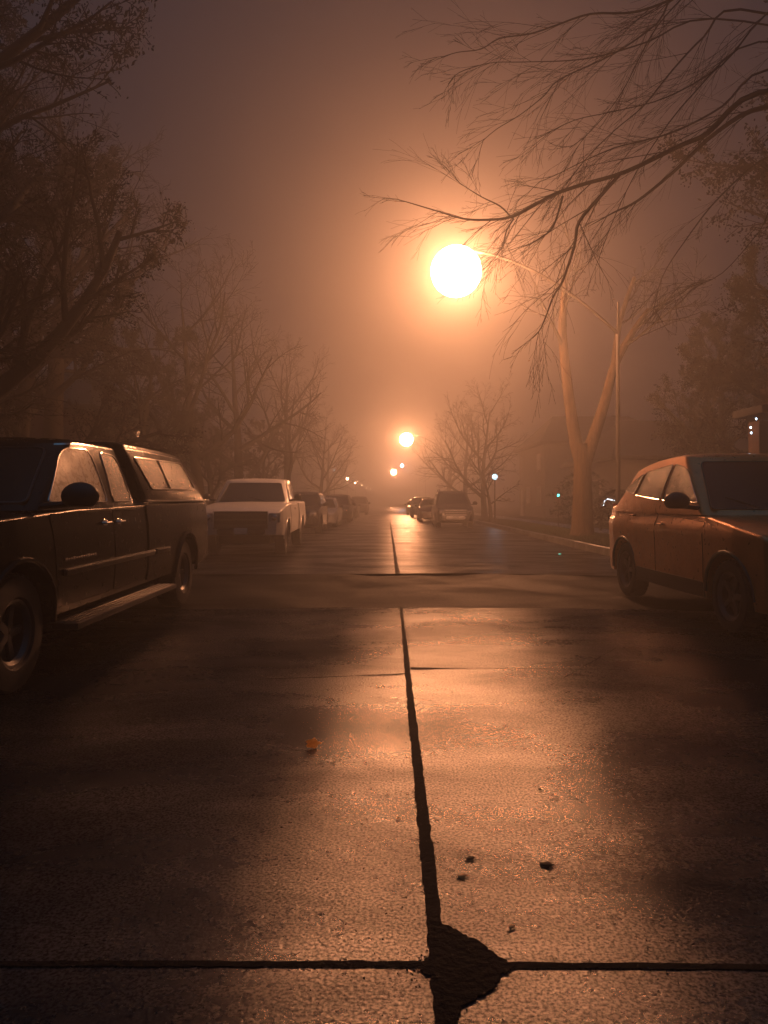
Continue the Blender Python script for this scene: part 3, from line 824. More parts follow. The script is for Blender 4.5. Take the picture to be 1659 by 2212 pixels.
ST['side'] = [(.15, .93), (.3, .965), (.5, .98), (.7, .985), (.86, .995), (.93, 1.0), (.98, .985), (1.06, .945), (1.2, .925)]
ST['arch_m'] = M['trim']; ST['tail'] = (.95, 1.2)
SUV_X, SUV_D, SUV_YAW = 4.02, 8.42, 2.6
suv_ob = vehicle('suv', 'parked_suv', ST, (SUV_X, SUV_D, 0), pi + R(SUV_YAW), 'copper brown hatchback SUV, nearest on the right beside the kerb', 'SUV', RG)
M['silver_trim'] = plain('silver_trim', (.8, .78, .75), .4)
for s_ in (1, -1):
    rp = rounded_poly([(.93, .27), (.9, .43), (-.86, .43), (-.9, .27)], .02)
    v, f = patch(rp, lambda p, off: Vector((s_ * (side_x(ST, p.x, p.y) + off), p.x, p.y)), .014, .02, 6)
    mesh('sill_cladding', v, f, M['trim'], suv_ob, ang=50)
fs_ = suv_spec(M['paint_dark'], 1.76, bar_m=M['silver_trim'], grille=(.52, .6, .86, 3), lamp=(.24, .16), bump_m=M['silver_trim'], bumper=(.4, .58), mirror=(1.06, .85, 1.16, .24, .2))
fr = park('suv', 'parked_suv', fs_, 3.1, 37, 0, 'dark SUV with bright silver grille and bumper facing the camera in the fog', 'SUV', RG)
rk = MB()
for s_ in (1, -1): rk.tube([Vector((s_ * .62, .2, 1.77)), Vector((s_ * .62, .15, 1.83)), Vector((s_ * .62, -1.3, 1.83)), Vector((s_ * .62, -1.4, 1.76))], .018, 6)
rk.build('roof_rack', M['chrome'], fr)
park('sedan', 'parked_car', sedan_spec(M['paint_red'], far=True), 2.65, 47, 0, 'low dark red car right behind the SUV with the silver grille', 'car', RG)
park('suv', 'parked_car', suv_spec(M['paint_dark'], 1.62, far=True), 2.55, 59, 0, 'dark hatchback second behind the SUV with the silver grille, hazy', 'car', RG)
park('sedan', 'parked_car', sedan_spec(M['paint_silver'], far=True), 2.5, 72, 0, 'hazy pale car farthest of the right row', 'car', RG)

# ------------------------------------------------------------------ street lamps
LG2 = 'tall street lamps over the road'
def street_lamp(base, lampx, h, label, power, col=HPS, r=.77, gmat=None, spot=False):
    root = empty('street_lamp', base, 0, label, 'street lamp', LG2)
    b = MB(); b.tube([(0, 0, 0), (0, 0, .5), (0, 0, h * .76), (0, 0, h * .885)], [.1, .075, .055, .03], 12); b.lathe([(.0, .16), (.06, .16), (.12, .11), (.4, .1)], 12, 'Z')
    b.build('post', M['pole'], root)
    L = lampx - base[0]; z0 = h * .765; z1 = h + .62
    a = MB(); pts = []
    for k in range(15):
        t = k / 14; pts.append((L * t * .96, 0, z0 + (z1 - z0) * (1 - (1 - t) ** 1.8)))
    a.tube(pts, [.05 - .01 * k / 14 for k in range(15)], 8); a.build('arm', M['pole'], root)
    hd = MB(); sg = 1 if L > 0 else -1
    hd.ell((L, 0, h + .6), (.34, .16, .08), 16, 8); hh = hd.build('lamp_head', M['pole'], root)
    g = MB(); g.ell((L, 0, h), (r * .97, r * .97, r * .97), 24, 16); gl = g.build('globe', gmat or M['globe'], hh, ang=180)  # globe oversized, the lamp's glare disc put into its shape
    lt = bpy.data.lights.new('lamp_light', 'POINT'); lt.energy = power; lt.color = col; lt.shadow_soft_size = r; lt.use_soft_falloff = False
    lo = bpy.data.objects.new('lamp_light', lt); C.objects.link(lo); lo.parent = root; lo.location = (L, 0, h)
    return root
street_lamp((6.78, 22, .1), 1.97, 8 - .1, 'nearest tall street lamp on a curved arm, its glare shaped as a glowing globe over the road', LAMP_W)
street_lamp((7, 85, gz(85) + .1), 1.9, 7.95 - gz(85) - .1, 'second street lamp down the road, a small blazing disc in the fog', LAMP_W * 2.6)
M['globe_white'] = glow('white_globe', (.6, .8, 1), 25)
street_lamp((7, 195, gz(195) + .1), 1.0, 8 - gz(195) - .1, 'farthest orange street lamp, a faint dot low over the road', LAMP_W * 6)
street_lamp((7.5, 156, gz(156) + .1), 2.55, 8 - gz(156) - .1, 'bluish white street lamp, a tiny dot below the second lamp', 1200, (.6, .8, 1), .3, M['globe_white'])
def post_lamp(x, D, z, label, col, power, r=.16, grp=None, gm=None):
    g0 = gz(D) + .1
    root = empty('post_lamp', (x, D, g0), 0, label, 'post lamp', grp)
    hh = z - g0
    b = MB(); b.tube([(0, 0, 0), (0, 0, .4), (0, 0, hh - r)], [.08, .05, .035], 8); b.build('post', M['pole'], root)
    b = MB(); b.ell((0, 0, hh), (r, r, r * 1.2), 14, 10); gl = b.build('globe', gm, root, ang=180)
    b = MB(); b.lathe([(hh + r * 1.1, .3 * r), (hh + r * 1.25, r * .8), (hh + r * 1.6, .02)], 10, 'Z'); b.build('cap', M['pole'], root)
    if power:
        lt = bpy.data.lights.new('lamp_light', 'POINT'); lt.energy = power; lt.color = col; lt.shadow_soft_size = r * 1.05; lt.use_soft_falloff = False
        lo = bpy.data.objects.new('lamp_light', lt); C.objects.link(lo); lo.parent = root; lo.location = (0, 0, hh)
    return root
PG = 'post lamps in a row beyond the left parked cars'
M['globe_small'] = glow('warm_globe', (1, .5, .25), 70)
words = ['nearest and leftmost', 'second', 'third', 'fourth', 'last and farthest']
for i, (x, y) in enumerate(((750, 1035), (768, 1043), (782, 1049), (792, 1053), (800, 1057))):
    D = 7 * 1600 / (842 - x)
    post_lamp(-7, D, CAMH + (1075 - y) / 1600 * D, words[i] + ' lit dot of the warm post lamp row over the left cars', (1, .5, .25), 700 if i == 0 else (350 if i == 1 else 0), .15, PG, M['globe_small'])
M['globe_cool'] = glow('cool_globe', (.45, .8, 1), 5)
post_lamp(-6.9, 92, 4.7, 'small white lamp above the left tree line, apart from the warm row', (.8, .9, 1), 0, .09, None, M['globe_cool'])
p = P(1069, 1030, 44)
post_lamp(p.x, p.y, p.z, 'bluish lamp shining through the small bare tree on the right', (.45, .8, 1), 6, .15, None, M['globe_cool'])

# ------------------------------------------------------------------ bare trees
def rdir(d, ang, r):
    ax = d.orthogonal().normalized(); ax = Matrix.Rotation(r.uniform(0, 2 * pi), 3, d) @ ax
    return (Matrix.Rotation(ang, 3, ax) @ d).normalized()
def branch(mb, p, d, L, rad, lev, r, o):
    n = max(3, int(4 + L)); pts = [p.copy()]; rads = [rad]; dirs = [d]
    for i in range(n):
        d = (d + Vector((r.uniform(-1, 1), r.uniform(-1, 1), r.uniform(-1, 1))) * o['wig'] + Vector((0, 0, o['up'][min(lev, len(o['up']) - 1)]))).normalized()
        p = p + d * (L / n); pts.append(p.copy()); rads.append(max(o['rmin'], rad * (1 - .75 * (i + 1) / n))); dirs.append(d)
    mb.tube(pts, rads, 7 if lev == 0 else (5 if lev == 1 else 3), caps=False)
    if lev + 1 >= len(o['kids']) + 1 or lev >= o['maxlev']: return
    k = o['kids'][lev]
    for j in range(k):
        t = o['from'] + (1 - o['from']) * (j + r.random() * .8) / k
        i = min(n - 1, int(t * n)); f = t * n - i
        q = pts[i].lerp(pts[i + 1], f); dd = rdir(dirs[i + 1], R(r.uniform(*o['ang'])), r)
        ll = L * r.uniform(*o['len']) * (1.1 - .5 * t)
        branch(mb, q, dd, ll, max(o['rmin'], rads[i] * .55), lev + 1, r, o)
def bare_tree(name, h, seed, trunk_r=.3, kids=(9, 7, 6, 5), first=.22, spread=.55, bark='bark'):
    r = random.Random(seed)
    root = empty(name, (0, 0, 0))
    tb = MB(); pts = []; p = Vector((0, 0, -.2)); d = Vector((r.uniform(-.05, .05), r.uniform(-.05, .05), 1)).normalized(); n = 9
    for i in range(n + 1):
        pts.append(p.copy()); d = (d + Vector((r.uniform(-.07, .07), r.uniform(-.07, .07), 0))).normalized(); p = p + d * h * .75 / n
    rads = [trunk_r * (1.35 if i == 0 else 1 - .85 * i / n) for i in range(n + 1)]
    tb.tube(pts, rads, 12); tb.build('trunk', M[bark], root)
    cb = MB(); o = dict(wig=.16, up=(.05, .03, .0, -.03), rmin=.006, kids=kids[1:], maxlev=len(kids) - 1, ang=(22, 55), len=(.35, .62), **{'from': .18})
    for j in range(kids[0]):
        t = first + (1 - first) * j / (kids[0] - 1) * .98
        i = min(n - 1, int(t * n)); q = pts[i].lerp(pts[i + 1], t * n - i)
        a = j * 2.4 + r.uniform(-.4, .4); e = r.uniform(.35, .8) + t * .5
        dd = Vector((math.cos(a), math.sin(a), e)).normalized()
        branch(cb, q, dd, h * spread * (1.05 - .6 * t) * r.uniform(.8, 1.1), rads[i] * .6, 0, r, o)
    me = bpy.data.meshes.new('crown'); me.from_pydata([tuple(v) for v in cb.v], [], cb.f); me.materials.append(M['twig'])
    me.polygons.foreach_set('use_smooth', [True] * len(me.polygons))
    c = bpy.data.objects.new('crown', me); C.objects.link(c); c.parent = root
    return root
protos = [bare_tree('bare_tree', 13, 11), bare_tree('bare_tree', 11, 23, .24, (8, 7, 6, 5)), bare_tree('bare_tree', 15, 37, .36, (10, 7, 6, 5), .3)]
used = [False] * 3
def put_tree(i, X, D, s, rz, label, grp):
    o = protos[i] if not used[i] else copy_tree(protos[i])
    used[i] = True
    o.location = (X, D, gz(D) + .08); o.scale = (s,) * 3; o.rotation_euler = (0, 0, rz)
    tag(o, label, 'tree', grp); return o
TL = 'bare trees along the left verge'; TR = 'bare trees along the right verge'
put_tree(0, -9.6, 16.5, .95, 5.4, 'nearest big bare tree on the left, its crown behind the black pickup', TL)
put_tree(2, -9.5, 21, 1.0, 2.1, 'tall bare tree on the left behind the white pickup truck', TL)
put_tree(1, -7.3, 29, 1.1, 4.0, 'bare tree on the left level with the first dark parked car', TL)
put_tree(0, -7.8, 38, 1.0, 1.2, 'bare tree on the left level with the white parked car', TL)
put_tree(2, -7.0, 50, .85, 5.2, 'bare tree on the left leaning over the far end of the parked row', TL)
put_tree(1, -6.4, 66, .9, .7, 'hazy bare tree on the left beside the warm post lamps', TL)
put_tree(0, -7.2, 88, .9, 2.9, 'faint farthest bare tree on the left in the fog', TL)
put_tree(1, 5.9, 46, .85, 2.2, 'bare tree on the right behind the SUV with the silver grille', TR)
put_tree(0, 6.4, 62, .8, 3.5, 'hazy bare tree on the right behind the dark red car', TR)
put_tree(2, 6.6, 84, .8, 1.0, 'faint farthest bare tree on the right near the second lamp', TR)
sm = bare_tree('small_tree', 4.6, 71, .12, (7, 6, 4, 3), .35, .42)
q = P(1062, 1100, 40); sm.location = (q.x, q.y, gz(40) + .08); tag(sm, 'small bare tree in front of the bluish lamp on the right', 'tree')

# the forked tree behind the lamp post
def smooth_path(pts, sub=5):
    out = []
    n = len(pts)
    for i in range(n - 1):
        p0 = pts[max(i - 1, 0)]; p1 = pts[i]; p2 = pts[i + 1]; p3 = pts[min(i + 2, n - 1)]
        for k in range(sub):
            t = k / sub
            out.append(.5 * ((2 * p1) + (p2 - p0) * t + (2 * p0 - 5 * p1 + 4 * p2 - p3) * t * t + (3 * p1 - p0 - 3 * p2 + p3) * t ** 3))
    out.append(pts[-1]); return out
def limb(mb, pts, rads, n, sub=5):
    pp = smooth_path([Vector(p) for p in pts], sub); m = len(pp) - 1
    rr = [interp([(i / (len(rads) - 1), v) for i, v in enumerate(rads)], k / m) for k in range(m + 1)]
    mb.tube(pp, rr, n, caps=True); return pp, rr
fb = P(1258, 1160, 24); ft = empty('forked_tree', (fb.x, fb.y, gz(24) + .08), 0, 'tree with a lamplit trunk forking in a V, behind the right lamp post', 'tree', TR)
def rel(o, pts): return [Vector(p) - o.location for p in pts]
tb = MB()
limb(tb, rel(ft, [P(1256, 1190, 24), P(1258, 1140, 24), P(1258, 1060, 24), P(1258, 1000, 24), P(1252, 960, 24)]), [.56, .36, .3, .28, .25], 16)
l1, r1 = limb(tb, rel(ft, [P(1256, 1000, 24), P(1243, 950, 24), P(1232, 880, 24), P(1221, 790, 24), P(1215, 700, 23.8), P(1222, 600, 23.6)]), [.25, .21, .185, .16, .13, .07], 12)
l2, r2 = limb(tb, rel(ft, [P(1262, 1000, 24), P(1282, 945, 24), P(1306, 870, 24.1), P(1328, 790, 24.2), P(1362, 725, 24.3), P(1400, 668, 24.5)]), [.25, .2, .17, .14, .11, .06], 12)
l3, r3 = limb(tb, rel(ft, [P(1328, 790, 24.2), P(1338, 700, 24.5), P(1370, 600, 25)]), [.13, .09, .06], 9)
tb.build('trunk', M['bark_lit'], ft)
cb = MB(); rr_ = random.Random(5); oo = dict(wig=.15, up=(.06, .03, 0, 0), rmin=.006, kids=(5, 4, 3), maxlev=3, ang=(20, 50), len=(.35, .6), **{'from': .15})
for (l, r_, lo) in ((l1, r1, 17), (l2, r2, 18), (l3, r3, 5)):
    for k in range(lo, len(l), 2):
        d = (l[k] - l[k - 1]).normalized(); branch(cb, l[k], rdir(d, R(rr_.uniform(20, 60)), rr_), rr_.uniform(1.6, 3.6), r_[k] * .4, 0, rr_, oo)
cb.build('crown', M['twig'], ft, smooth=False)

# the near overhanging tree: its trunk stands out of frame on the right, the limbs reach over the road
NT = Vector((8.3, 10.2, .1))
nt_ = empty('overhanging_tree', NT, 0, 'near bare tree with long dark branches reaching over the road', 'tree', TR)
tb = MB()
limb(tb, rel(nt_, [NT + Vector((0, 0, -.2)), NT + Vector((0, 0, 1.5)), NT + Vector((-.1, -.1, 4)), NT + Vector((-.4, -.2, 7)), NT + Vector((-.5, 0, 10))]), [.55, .38, .33, .24, .14], 14)
tb.build('trunk', M['bark'], nt_)
cb = MB(); r = random.Random(9)
limbs = [
 (1, [(1640, 200, 9.8), (1528, 288, 9.9), (1473, 313, 10), (1352, 371, 10.2), (1261, 398, 10.4), (1195, 421, 10.5), (1145, 449, 10.6), (1104, 469, 10.7), (1049, 475, 10.8), (999, 472, 10.9), (948, 457, 11), (888, 439, 11.1), (857, 430, 11.1)], .062, .9),
 (0, [(1342, 373, 10.2), (1301, 419, 10.1), (1251, 479, 10), (1241, 530, 9.9), (1216, 605, 9.8), (1195, 641, 9.8), (1170, 706, 9.7), (1150, 731, 9.7)], .03, .75),
 (0, [(1216, 424, 10.4), (1195, 489, 10.3), (1165, 515, 10.2), (1135, 532, 10.2)], .018, .6),
 (0, [(1110, 472, 10.7), (1094, 499, 10.7), (1084, 535, 10.6), (1054, 575, 10.6)], .015, .5),
 (0, [(1104, 469, 10.7), (1080, 445, 10.9), (1040, 425, 11), (1000, 400, 11.1), (985, 388, 11.1)], .014, .6),
 (1, [(1660, 150, 9.4), (1560, 230, 9.6), (1463, 282, 9.8), (1392, 303, 9.9), (1326, 320, 10), (1261, 348, 10.1), (1205, 376, 10.2), (1165, 393, 10.2)], .028, .7),
 (1, [(1600, 20, 8.6), (1520, 80, 8.9), (1453, 151, 9.1), (1392, 227, 9.3), (1326, 283, 9.5), (1266, 343, 9.6), (1230, 390, 9.7)], .026, .7),
 (1, [(1640, -60, 8.2), (1500, -20, 8.5), (1377, 25, 8.8), (1276, 30, 9), (1200, 55, 9.1), (1145, 73, 9.2), (1079, 83, 9.3), (1039, 106, 9.4), (988, 113, 9.4), (953, 124, 9.5)], .03, .7),
 (1, [(1560, -80, 8.4), (1470, 0, 8.8), (1407, 76, 9), (1342, 202, 9.3), (1276, 283, 9.4), (1230, 320, 9.4)], .02, .7),
 (1, [(1500, -30, 9), (1420, 50, 9.3), (1326, 116, 9.6), (1210, 171, 9.8), (1175, 207, 9.9), (1125, 247, 10), (1074, 278, 10.1), (1044, 303, 10.1)], .024, .75),
 (1, [(1540, 40, 9), (1400, 90, 9.1), (1300, 120, 9.2), (1226, 131, 9.3), (1125, 134, 9.4), (1059, 136, 9.4), (993, 156, 9.5), (968, 182, 9.5)], .02, .7),
 (1, [(1660, 230, 10.2), (1553, 282, 10.4), (1453, 373, 10.6), (1377, 434, 10.8), (1326, 459, 10.9), (1270, 490, 11)], .07, .7),
 (1, [(1680, 330, 10.5), (1560, 420, 10.7), (1480, 520, 10.8), (1430, 600, 10.9), (1410, 680, 10.9)], .03, .7),
 (1, [(1640, 90, 9), (1500, 200, 9.2), (1400, 330, 9.4), (1340, 440, 9.5), (1300, 540, 9.6)], .022, .8),
 (1, [(1700, 10, 8.5), (1560, 140, 8.9), (1440, 210, 9.1), (1330, 240, 9.2), (1240, 260, 9.3), (1160, 300, 9.3)], .022, .8),
 (1, [(1700, 420, 9.5), (1640, 500, 9.6), (1560, 590, 9.6), (1490, 620, 9.6)], .02, .6),
]
oo = dict(wig=.10, up=(-.02, -.03, -.03), rmin=.0018, kids=(4, 3), maxlev=2, ang=(10, 34), len=(.4, .85), **{'from': .12})
for (joined, pts, r0, dens) in limbs:
    w_ = [P(*p_) for p_ in pts]
    if joined:
        z = max(3.6, min(9.5, w_[0].z - .6)); hook = NT + Vector((-.3, -.1, z)); mid = hook.lerp(w_[0], .5) + Vector((0, 0, .25)); w_ = [hook, mid] + w_
        r0 *= .56; r00 = r0 * 1.3
    else: r0 *= .85; r00 = r0
    l, rr = limb(cb, rel(nt_, w_), [r00, r0 * .95, r0 * .7, r0 * .45, .0045], 7, 4)
    n = len(l); st = 6 if joined else 2
    for k in range(st, n - 1):
        for _ in range(2 if r.random() < dens else 1):
            if r.random() > (.34 if k < n * .55 else .17): continue
            d = (l[k + 1] - l[k]).normalized(); dd = rdir(d, R(r.uniform(18, 50)), r); dd = (dd + Vector((-.15, 0, -.22))).normalized()
            f = 1 - .45 * k / n
            branch(cb, l[k], dd, r.uniform(.4, 1.5) * f, max(.0032, min(.008, rr[k] * .4)), 0, r, oo)
    d = (l[-1] - l[-2]).normalized()
    for _ in range(2): branch(cb, l[-1 - r.randint(0, 3)], rdir(d, R(r.uniform(5, 35)), r), r.uniform(.3, .7), .0045, 0, r, oo)
me = bpy.data.meshes.new('crown'); me.from_pydata([tuple(v) for v in cb.v], [], cb.f); me.materials.append(M['twig'])
me.polygons.foreach_set('use_smooth', [True] * len(me.polygons))
c = bpy.data.objects.new('crown', me); C.objects.link(c); c.parent = nt_
# a few dead leaves still hanging
lb = MB()
for k in range(220):
    f = r.choice(cb.v) + Vector((0, 0, -.02)); a = r.uniform(0, 6.3); s_ = r.uniform(.008, .02)
    u = Vector((math.cos(a), math.sin(a), r.uniform(-.6, .6))).normalized() * s_; v = u.orthogonal().normalized() * s_ * .6
    lb.add([f - u, f + v, f + u, f - v], [(0, 1, 2, 3)])
lo = mesh('dead_leaves', lb.v, lb.f, M['leaf'], nt_, smooth=False); lo['kind'] = 'stuff'

# ------------------------------------------------------------------ evergreens and hedges
def evergreen(X, D, h, rad, seed, label, grp=None, shape='cone', n=5200, zb=.25):
    r = random.Random(seed); root = empty('evergreen_tree' if shape != 'ball' else 'shrub', (X, D, gz(D) + .08), 0, label, 'tree' if shape != 'ball' else 'shrub', grp)
    tb = MB(); tb.tube([(0, 0, -.1), (0, 0, h * .5), (0, 0, h * .97)], [.16 * h / 8, .1 * h / 8, .02], 8); tb.build('trunk' if shape != 'ball' else 'stem', M['bark'], root)
    vs = []; fs = []
    nc = 420 if n > 20000 else 200
    cl = [(r.uniform(0, 1), r.uniform(0, 6.28), r.uniform(.72, 1.2)) for _ in range(nc)]
    def prof(t):
        if shape == 'column': return rad * min(1, 2.2 * (1 - t) ** .6) * min(1, .55 + t * 1.4)
        if shape == 'cone': return rad * (1 - t) ** .8 + .08
        return rad * math.sqrt(max(.02, 1 - (2 * t - 1) ** 2))
    for k in range(n):
        c_ = cl[r.randrange(nc)]
        t = min(.99, max(.02, c_[0] + r.gauss(0, .016))); a = c_[1] + r.gauss(0, .17)
        q = (.5 + .46 * r.random() ** .8) * prof(t) * c_[2]
        p = Vector((math.cos(a) * q, math.sin(a) * q, zb + t * (h - zb) - .2 * q))
        s_ = r.uniform(.018, .05) * (1.6 if n < 10000 else 1); u = Vector((math.cos(a) + r.uniform(-1, 1), math.sin(a) + r.uniform(-1, 1), r.uniform(-1.2, .9))).normalized() * s_ * 1.4
        v = Vector((r.uniform(-1, 1), r.uniform(-1, 1), r.uniform(-1, 1))).normalized() * s_ * .45
        b = len(vs); vs += [p - u * .3 - v, p + u, p - u * .3 + v]; fs.append((b, b + 1, b + 2))
    me = bpy.data.meshes.new('foliage'); me.from_pydata([tuple(v) for v in vs], [], fs); me.materials.append(M['needle'])
    o = bpy.data.objects.new('foliage', me); C.objects.link(o); o.parent = root
    return root
def leafy(h, seed, tr, n_leaf, size, kids=(13, 8, 7, 5), first=.2, spread=.44):
    root = bare_tree('dense_tree', h, seed, tr, kids, first, spread, 'bark')
    crown = [c for c in root.children if c.name.startswith('crown')][0]
    cv = crown.data.vertices; r = random.Random(seed); vs = []; fs = []; nv = len(cv)
    for k in range(n_leaf):
        p = cv[r.randrange(nv)].co + Vector((r.gauss(0, .05), r.gauss(0, .05), r.gauss(-.03, .05)))
        if p.z < h * .17: continue
        s_ = size * r.uniform(.5, 1.3)
        u = Vector((r.uniform(-1, 1), r.uniform(-1, 1), r.uniform(-1, 1))).normalized() * s_; v = u.orthogonal().normalized() * s_ * .5
        b = len(vs); vs += [p - u, p + v, p + u, p - v]; fs.append((b, b + 1, b + 2, b + 3))
    me = bpy.data.meshes.new('foliage'); me.from_pydata([tuple(v) for v in vs], [], fs); me.materials.append(M['needle'])
    o = bpy.data.objects.new('foliage', me); C.objects.link(o); o.parent = root
    return root
dp = [leafy(13, 101, .32, 60000, .035), leafy(12, 202, .3, 60000, .035, (15, 8, 7, 5), .16, .38)]
du = [False, False]
def put_dense(i, X, D, s, rz, label):
    o = dp[i] if not du[i] else copy_tree(dp[i])
    du[i] = True
    o.location = (X, D, gz(D) + .08); o.scale = (s,) * 3; o.rotation_euler = (0, 0, rz)
    return tag(o, label, 'tree', 'dense dark trees either side of the street')
put_dense(0, -7.0, 9.8, 1.05, .5, 'dense dark tree overhanging the black pickup at the left edge')
put_dense(1, -9.0, 13.4, 1.15, 2.0, 'dense dark tree in the left garden, behind the one over the black pickup')
put_dense(1, -9.2, 18.5, .95, 4.1, 'dense dark tree behind the gap between the black and white pickups')
put_dense(0, -8.4, 25.5, .62, 3.3, 'smaller dense dark tree right behind the white pickup truck')
put_dense(1, -8.2, 34, .58, 1.1, 'smaller dense dark tree behind the dark car after the white pickup')
put_dense(0, -8.0, 46, .55, 5.0, 'smaller dense tree behind the farther parked cars on the left')
put_dense(0, 10.6, 13.6, 1.2, 2.2, 'dense dark tree at the right edge, above the porch lights')
put_dense(1, 10.8, 18.6, .95, 2.6, 'dense dark tree behind the roof of the copper SUV')
put_dense(1, 11.2, 25, .75, 5.6, 'dense dark tree in the garden right of the forked tree')
evergreen(8.6, 33, 2.6, 1.5, 5, 'round dark shrub beside the house with the pale garage door', None, 'ball', 3500)
evergreen(8.3, 27, 1.6, 1.1, 9, 'low round shrub between the forked tree and the garage house', None, 'ball', 3000)

# ------------------------------------------------------------------ houses
def house(X, D, w, d, h, rh, label, wall, wins, doors=(), face=-1, rz=0):
    """front wall looks along -Y*face rotated; local x right, front at y=-d/2"""
    root = empty('house', (X, D, gz(D) + .08), rz, label, 'house', 'houses behind the gardens')
    b = MB(); b.box((0, 0, h / 2), (w, d, h)); b.build('wall', wall, root, smooth=False)
    e = .45; vs = [(-w / 2 - e, -d / 2 - e, h - .02), (w / 2 + e, -d / 2 - e, h - .02), (w / 2 + e, d / 2 + e, h - .02), (-w / 2 - e, d / 2 + e, h - .02),
                   (-w / 2 - e, -d / 2 - e, h + .14), (w / 2 + e, -d / 2 - e, h + .14), (w / 2 + e, d / 2 + e, h + .14), (-w / 2 - e, d / 2 + e, h + .14),
                   (-w / 2 + w * .18, 0, h + rh), (w / 2 - w * .18, 0, h + rh)]
    fs = [(0, 1, 2, 3), (0, 1, 5, 4), (1, 2, 6, 5), (2, 3, 7, 6), (3, 0, 4, 7), (4, 5, 9, 8), (5, 6, 9), (6, 7, 8, 9), (7, 4, 8)]
    rf = mesh('roof', vs, fs, M['roof'], root, smooth=False)
    b = MB(); b.box((w * .25, d * .12, h + rh * .8), (.6, .5, 1.3), .02); b.build('chimney', M['brick'], rf)
    for (x, z, ww, hh, side) in wins:
        if side == 'f': c, dd = (x, -d / 2 - .02, z), (ww, .1, hh); ix = (ww - .14, .06, hh - .14); oc = (x, -d / 2 - .05, z)
        else:
            s_ = 1 if side == 'r' else -1
            c, dd = (s_ * (w / 2 + .02), x, z), (.1, ww, hh); ix = (.06, ww - .14, hh - .14); oc = (s_ * (w / 2 + .05), x, z)
        b = MB(); b.box(c, dd, .01); wo = b.build('window', M['door'], root)
        b = MB(); b.box(oc, ix); b.build('pane', M['window'], wo)
        sl = MB(); sl.box((c[0], c[1], z - hh / 2 - .05), (dd[0] + .1, dd[1] + .1, .06), .01); sl.build('sill', M['door'], wo)
    for (x, ww, hh, side) in doors:
        if side == 'f': c, dd = (x, -d / 2 - .03, hh / 2), (ww, .1, hh)
        else:
            s_ = 1 if side == 'r' else -1; c, dd = (s_ * (w / 2 + .03), x, hh / 2), (.1, ww, hh)
        b = MB(); b.box(c, dd, .015); do = b.build('door', M['door'], root)
        k = MB(); k.ell((c[0] - (.07 if side != 'f' else -.3 * ww), c[1] - (.07 if side == 'f' else 0), 1.05), (.035, .035, .035)); k.build('door_handle', M['chrome'], do)
    return root
wl = [(-3, 1.6, 1.4, 1.3, 'r'), (0, 1.6, 1.4, 1.3, 'r'), (-3, 4.2, 1.2, 1.2, 'r'), (1, 4.2, 1.2, 1.2, 'r'), (-2, 1.6, 1.4, 1.3, 'f'), (2, 1.6, 1.4, 1.3, 'f')]
house(-17, 18, 9, 10, 5.4, 2.6, 'dark two storey house behind the left trees, nearest', M['siding'], wl, [(3, 1, 2.1, 'r')])
house(-16.5, 34, 9, 10, 4.8, 2.4, 'dark brick house behind the left trees, second', M['brick'], wl, [(3, 1, 2.1, 'r')])
house(-16.5, 51, 9, 11, 5.2, 2.6, 'dark house behind the left trees, third and farthest', M['siding'], wl, [(3, 1, 2.1, 'r')])
wr = [(-3, 1.6, 1.4, 1.3, 'l'), (1, 1.6, 1.4, 1.3, 'l'), (-3, 4.0, 1.2, 1.2, 'l'), (2, 1.6, 1.3, 1.2, 'f')]
h2 = house(14.6, 38, 8.5, 9, 3.1, 2.2, 'low house right of the forked tree with a pale garage door', M['siding'], [(-1, 1.6, 1.4, 1.3, 'l'), (2.2, 1.7, 1.3, 1.2, 'f')], [(-2.95, 1.3, 2.2, 'f'), (1.5, 1, 2.1, 'l')])
house(15.2, 56, 9, 10, 5.2, 2.4, 'two storey house in the fog behind the garage house', M['siding'], wr, [(3.4, 1, 2.1, 'l')])
house(17.5, 22, 9, 9, 5.2, 2.4, 'dark brick house behind the evergreens on the right', M['brick'], wr, [(3.2, 1, 2.1, 'l')])
# porch with string lights at the right edge
pc = P(1650, 905, 13.4)
porch = empty('porch', (pc.x + 1.42, 14.2, .1), 0, 'brick pillared porch at the right edge, hung with white string lights', 'porch')
b = MB(); b.box((.1, .0, 2.82), (2.9, 1.2, .16), .03); b.build('porch_roof', M['roof'], porch)
for (x, y) in ((-1.2, -.4), (1.25, -.4)):
    b = MB(); b.box((x, y, 1.3), (.42, .42, 2.6), .02); b.build('pillar', M['brick'], porch)
b = MB(); b.box((0, .6, .12), (3.2, 2.7, .3), .02); b.build('porch_floor', M['walk'], porch)
b = MB(); b.box((-.0, -.42, .95), (2.08, .1, .1), .01); b.box((0, -.42, .5), (2.08, .08, .06), .01)
for k in range(10): b.box((-.95 + .21 * k, -.42, .7), (.04, .04, .5))
b.build('railing', M['door'], porch)
gw = empty('garden_wall', (6.5, 14.6, .1), 0, 'brick garden wall with a flat cap, behind the copper SUV', 'wall')
b = MB(); b.box((0, 0, .9), (1.5, .22, 1.8)); b.build('wall', M['brick'], gw, smooth=False)
b = MB(); b.box((0, 0, 1.845), (1.56, .3, .09), .01); b.build('coping', M['brick'], gw, smooth=False)
M['bulb'] = glow('string_bulb', (.6, .85, 1), 9)
sl = empty('string_lights', (porch.location.x, 13.74, 2.55), 0, 'cluster of small white fairy lights hanging from the porch roof at the right edge', 'string lights')
rr_ = random.Random(12); cable = []
for k in range(34):
    x = -1.5 + 3.0 * k / 33; cable.append(Vector((x, 0, .1 + .16 * math.sin(k * 1.7) - .04)))
b = MB(); b.tube(cable, .006, 4); b.build('cable', M['trim'], sl)
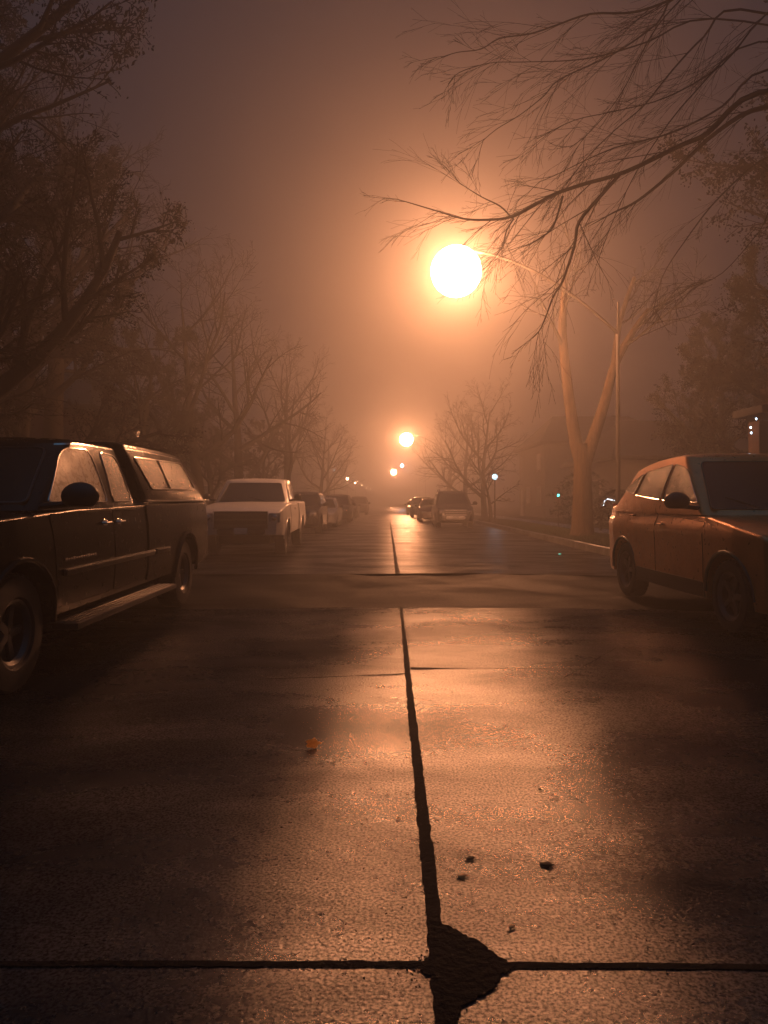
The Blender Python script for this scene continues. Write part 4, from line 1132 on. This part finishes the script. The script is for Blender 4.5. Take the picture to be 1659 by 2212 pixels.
for k in range(34):
    for q in range(2 if k % 3 == 0 else 1):
        b = MB(); b.ell((cable[k].x + rr_.uniform(-.03, .03), -.02, cable[k].z - .03 - .1 * q), (.015, .015, .02), 7, 5); b.build('bulb', M['bulb'], sl)
lt = bpy.data.lights.new('lamp_light', 'POINT'); lt.energy = 5; lt.color = (.7, .85, 1); lt.shadow_soft_size = .3
lo = bpy.data.objects.new('lamp_light', lt); C.objects.link(lo); lo.parent = sl; lo.location = (0, -.3, 0)
# lit tube bent over a doorway, green bulb
M['tube'] = glow('white_tube', (.75, .9, 1), 6)
lp = [P(1303, 1092, 28), P(1306, 1082, 28), P(1311, 1078, 28), P(1328, 1081, 28)]
lt_ = empty('light_tube', lp[0], 0, 'bent white light tube over a low arbour behind the lamp post', 'light')
b = MB(); b.tube([p_ - lp[0] for p_ in lp], .018, 6); b.build('tube', M['tube'], lt_)
ar = empty('garden_arbour', (lp[0].x + .3, 28.15, gz(28) + .1), 0, 'low wooden arbour frame behind the lamp post', 'arbour')
for x in (-.35, .75):
    b = MB(); b.box((x, 0, .65), (.08, .08, 1.3), .01); b.build('post', M['pole'], ar)
b = MB(); b.box((.2, 0, 1.32), (1.3, .1, .08), .01); b.box((.2, .5, 1.32), (1.3, .1, .08), .01); b.build('beam', M['pole'], ar)
M['green'] = glow('green_bulb', (.05, 1, .75), 12)
gp = P(1206, 1070, 33)
gl = empty('path_light', (gp.x, gp.y, gz(33) + .1), 0, 'tiny green light on a thin stake left of the forked tree', 'light')
b = MB(); b.tube([(0, 0, 0), (0, 0, gp.z - gz(33) - .13)], .015, 6); b.build('stake', M['pole'], gl)
b = MB(); b.ell((0, 0, gp.z - gz(33) - .1), (.045, .045, .055), 10, 8); b.build('bulb', M['green'], gl)
gp = P(1208, 1188, 17.5)
gl = empty('flare_ghost', (gp.x, gp.y, 0), 0, 'small green lens flare ghost, added as a glowing block on the right lane', 'reflector')  # lens flare ghost built as a glowing block; no stud lies here
gl.location.z = gz(17.5) + camber(gp.x)
b = MB(); b.box((0, 0, .012), (.1, .1, .024), .008); b.build('base', M['trim'], gl)
b = MB(); b.box((0, -.045, .018), (.06, .02, .016), .003); b.build('lens', glow('green_flare', (.05, 1, .7), 1.0), gl)

# ------------------------------------------------------------------ fog
x0, x1, y0, y1, z0, z1 = -62, 62, -8, 320, -3.2, 24
b = MB(); b.box(((x0 + x1) / 2, (y0 + y1) / 2, (z0 + z1) / 2), (x1 - x0, y1 - y0, z1 - z0))
hm = bpy.data.materials.new('haze'); hm.use_nodes = True; nt = hm.node_tree; nt.nodes.clear()
v = nt.nodes.new('ShaderNodeVolumePrincipled'); out = nt.nodes.new('ShaderNodeOutputMaterial'); nt.links.new(v.outputs[0], out.inputs['Volume'])
v.inputs['Density'].default_value = .0165; v.inputs['Anisotropy'].default_value = .66; v.inputs['Color'].default_value = (.92, .92, .92, 1)
hz = mesh('haze', b.v, b.f, hm, smooth=False)
tag(hz, 'thin orange lit night fog filling the street', 'haze', kind='stuff')
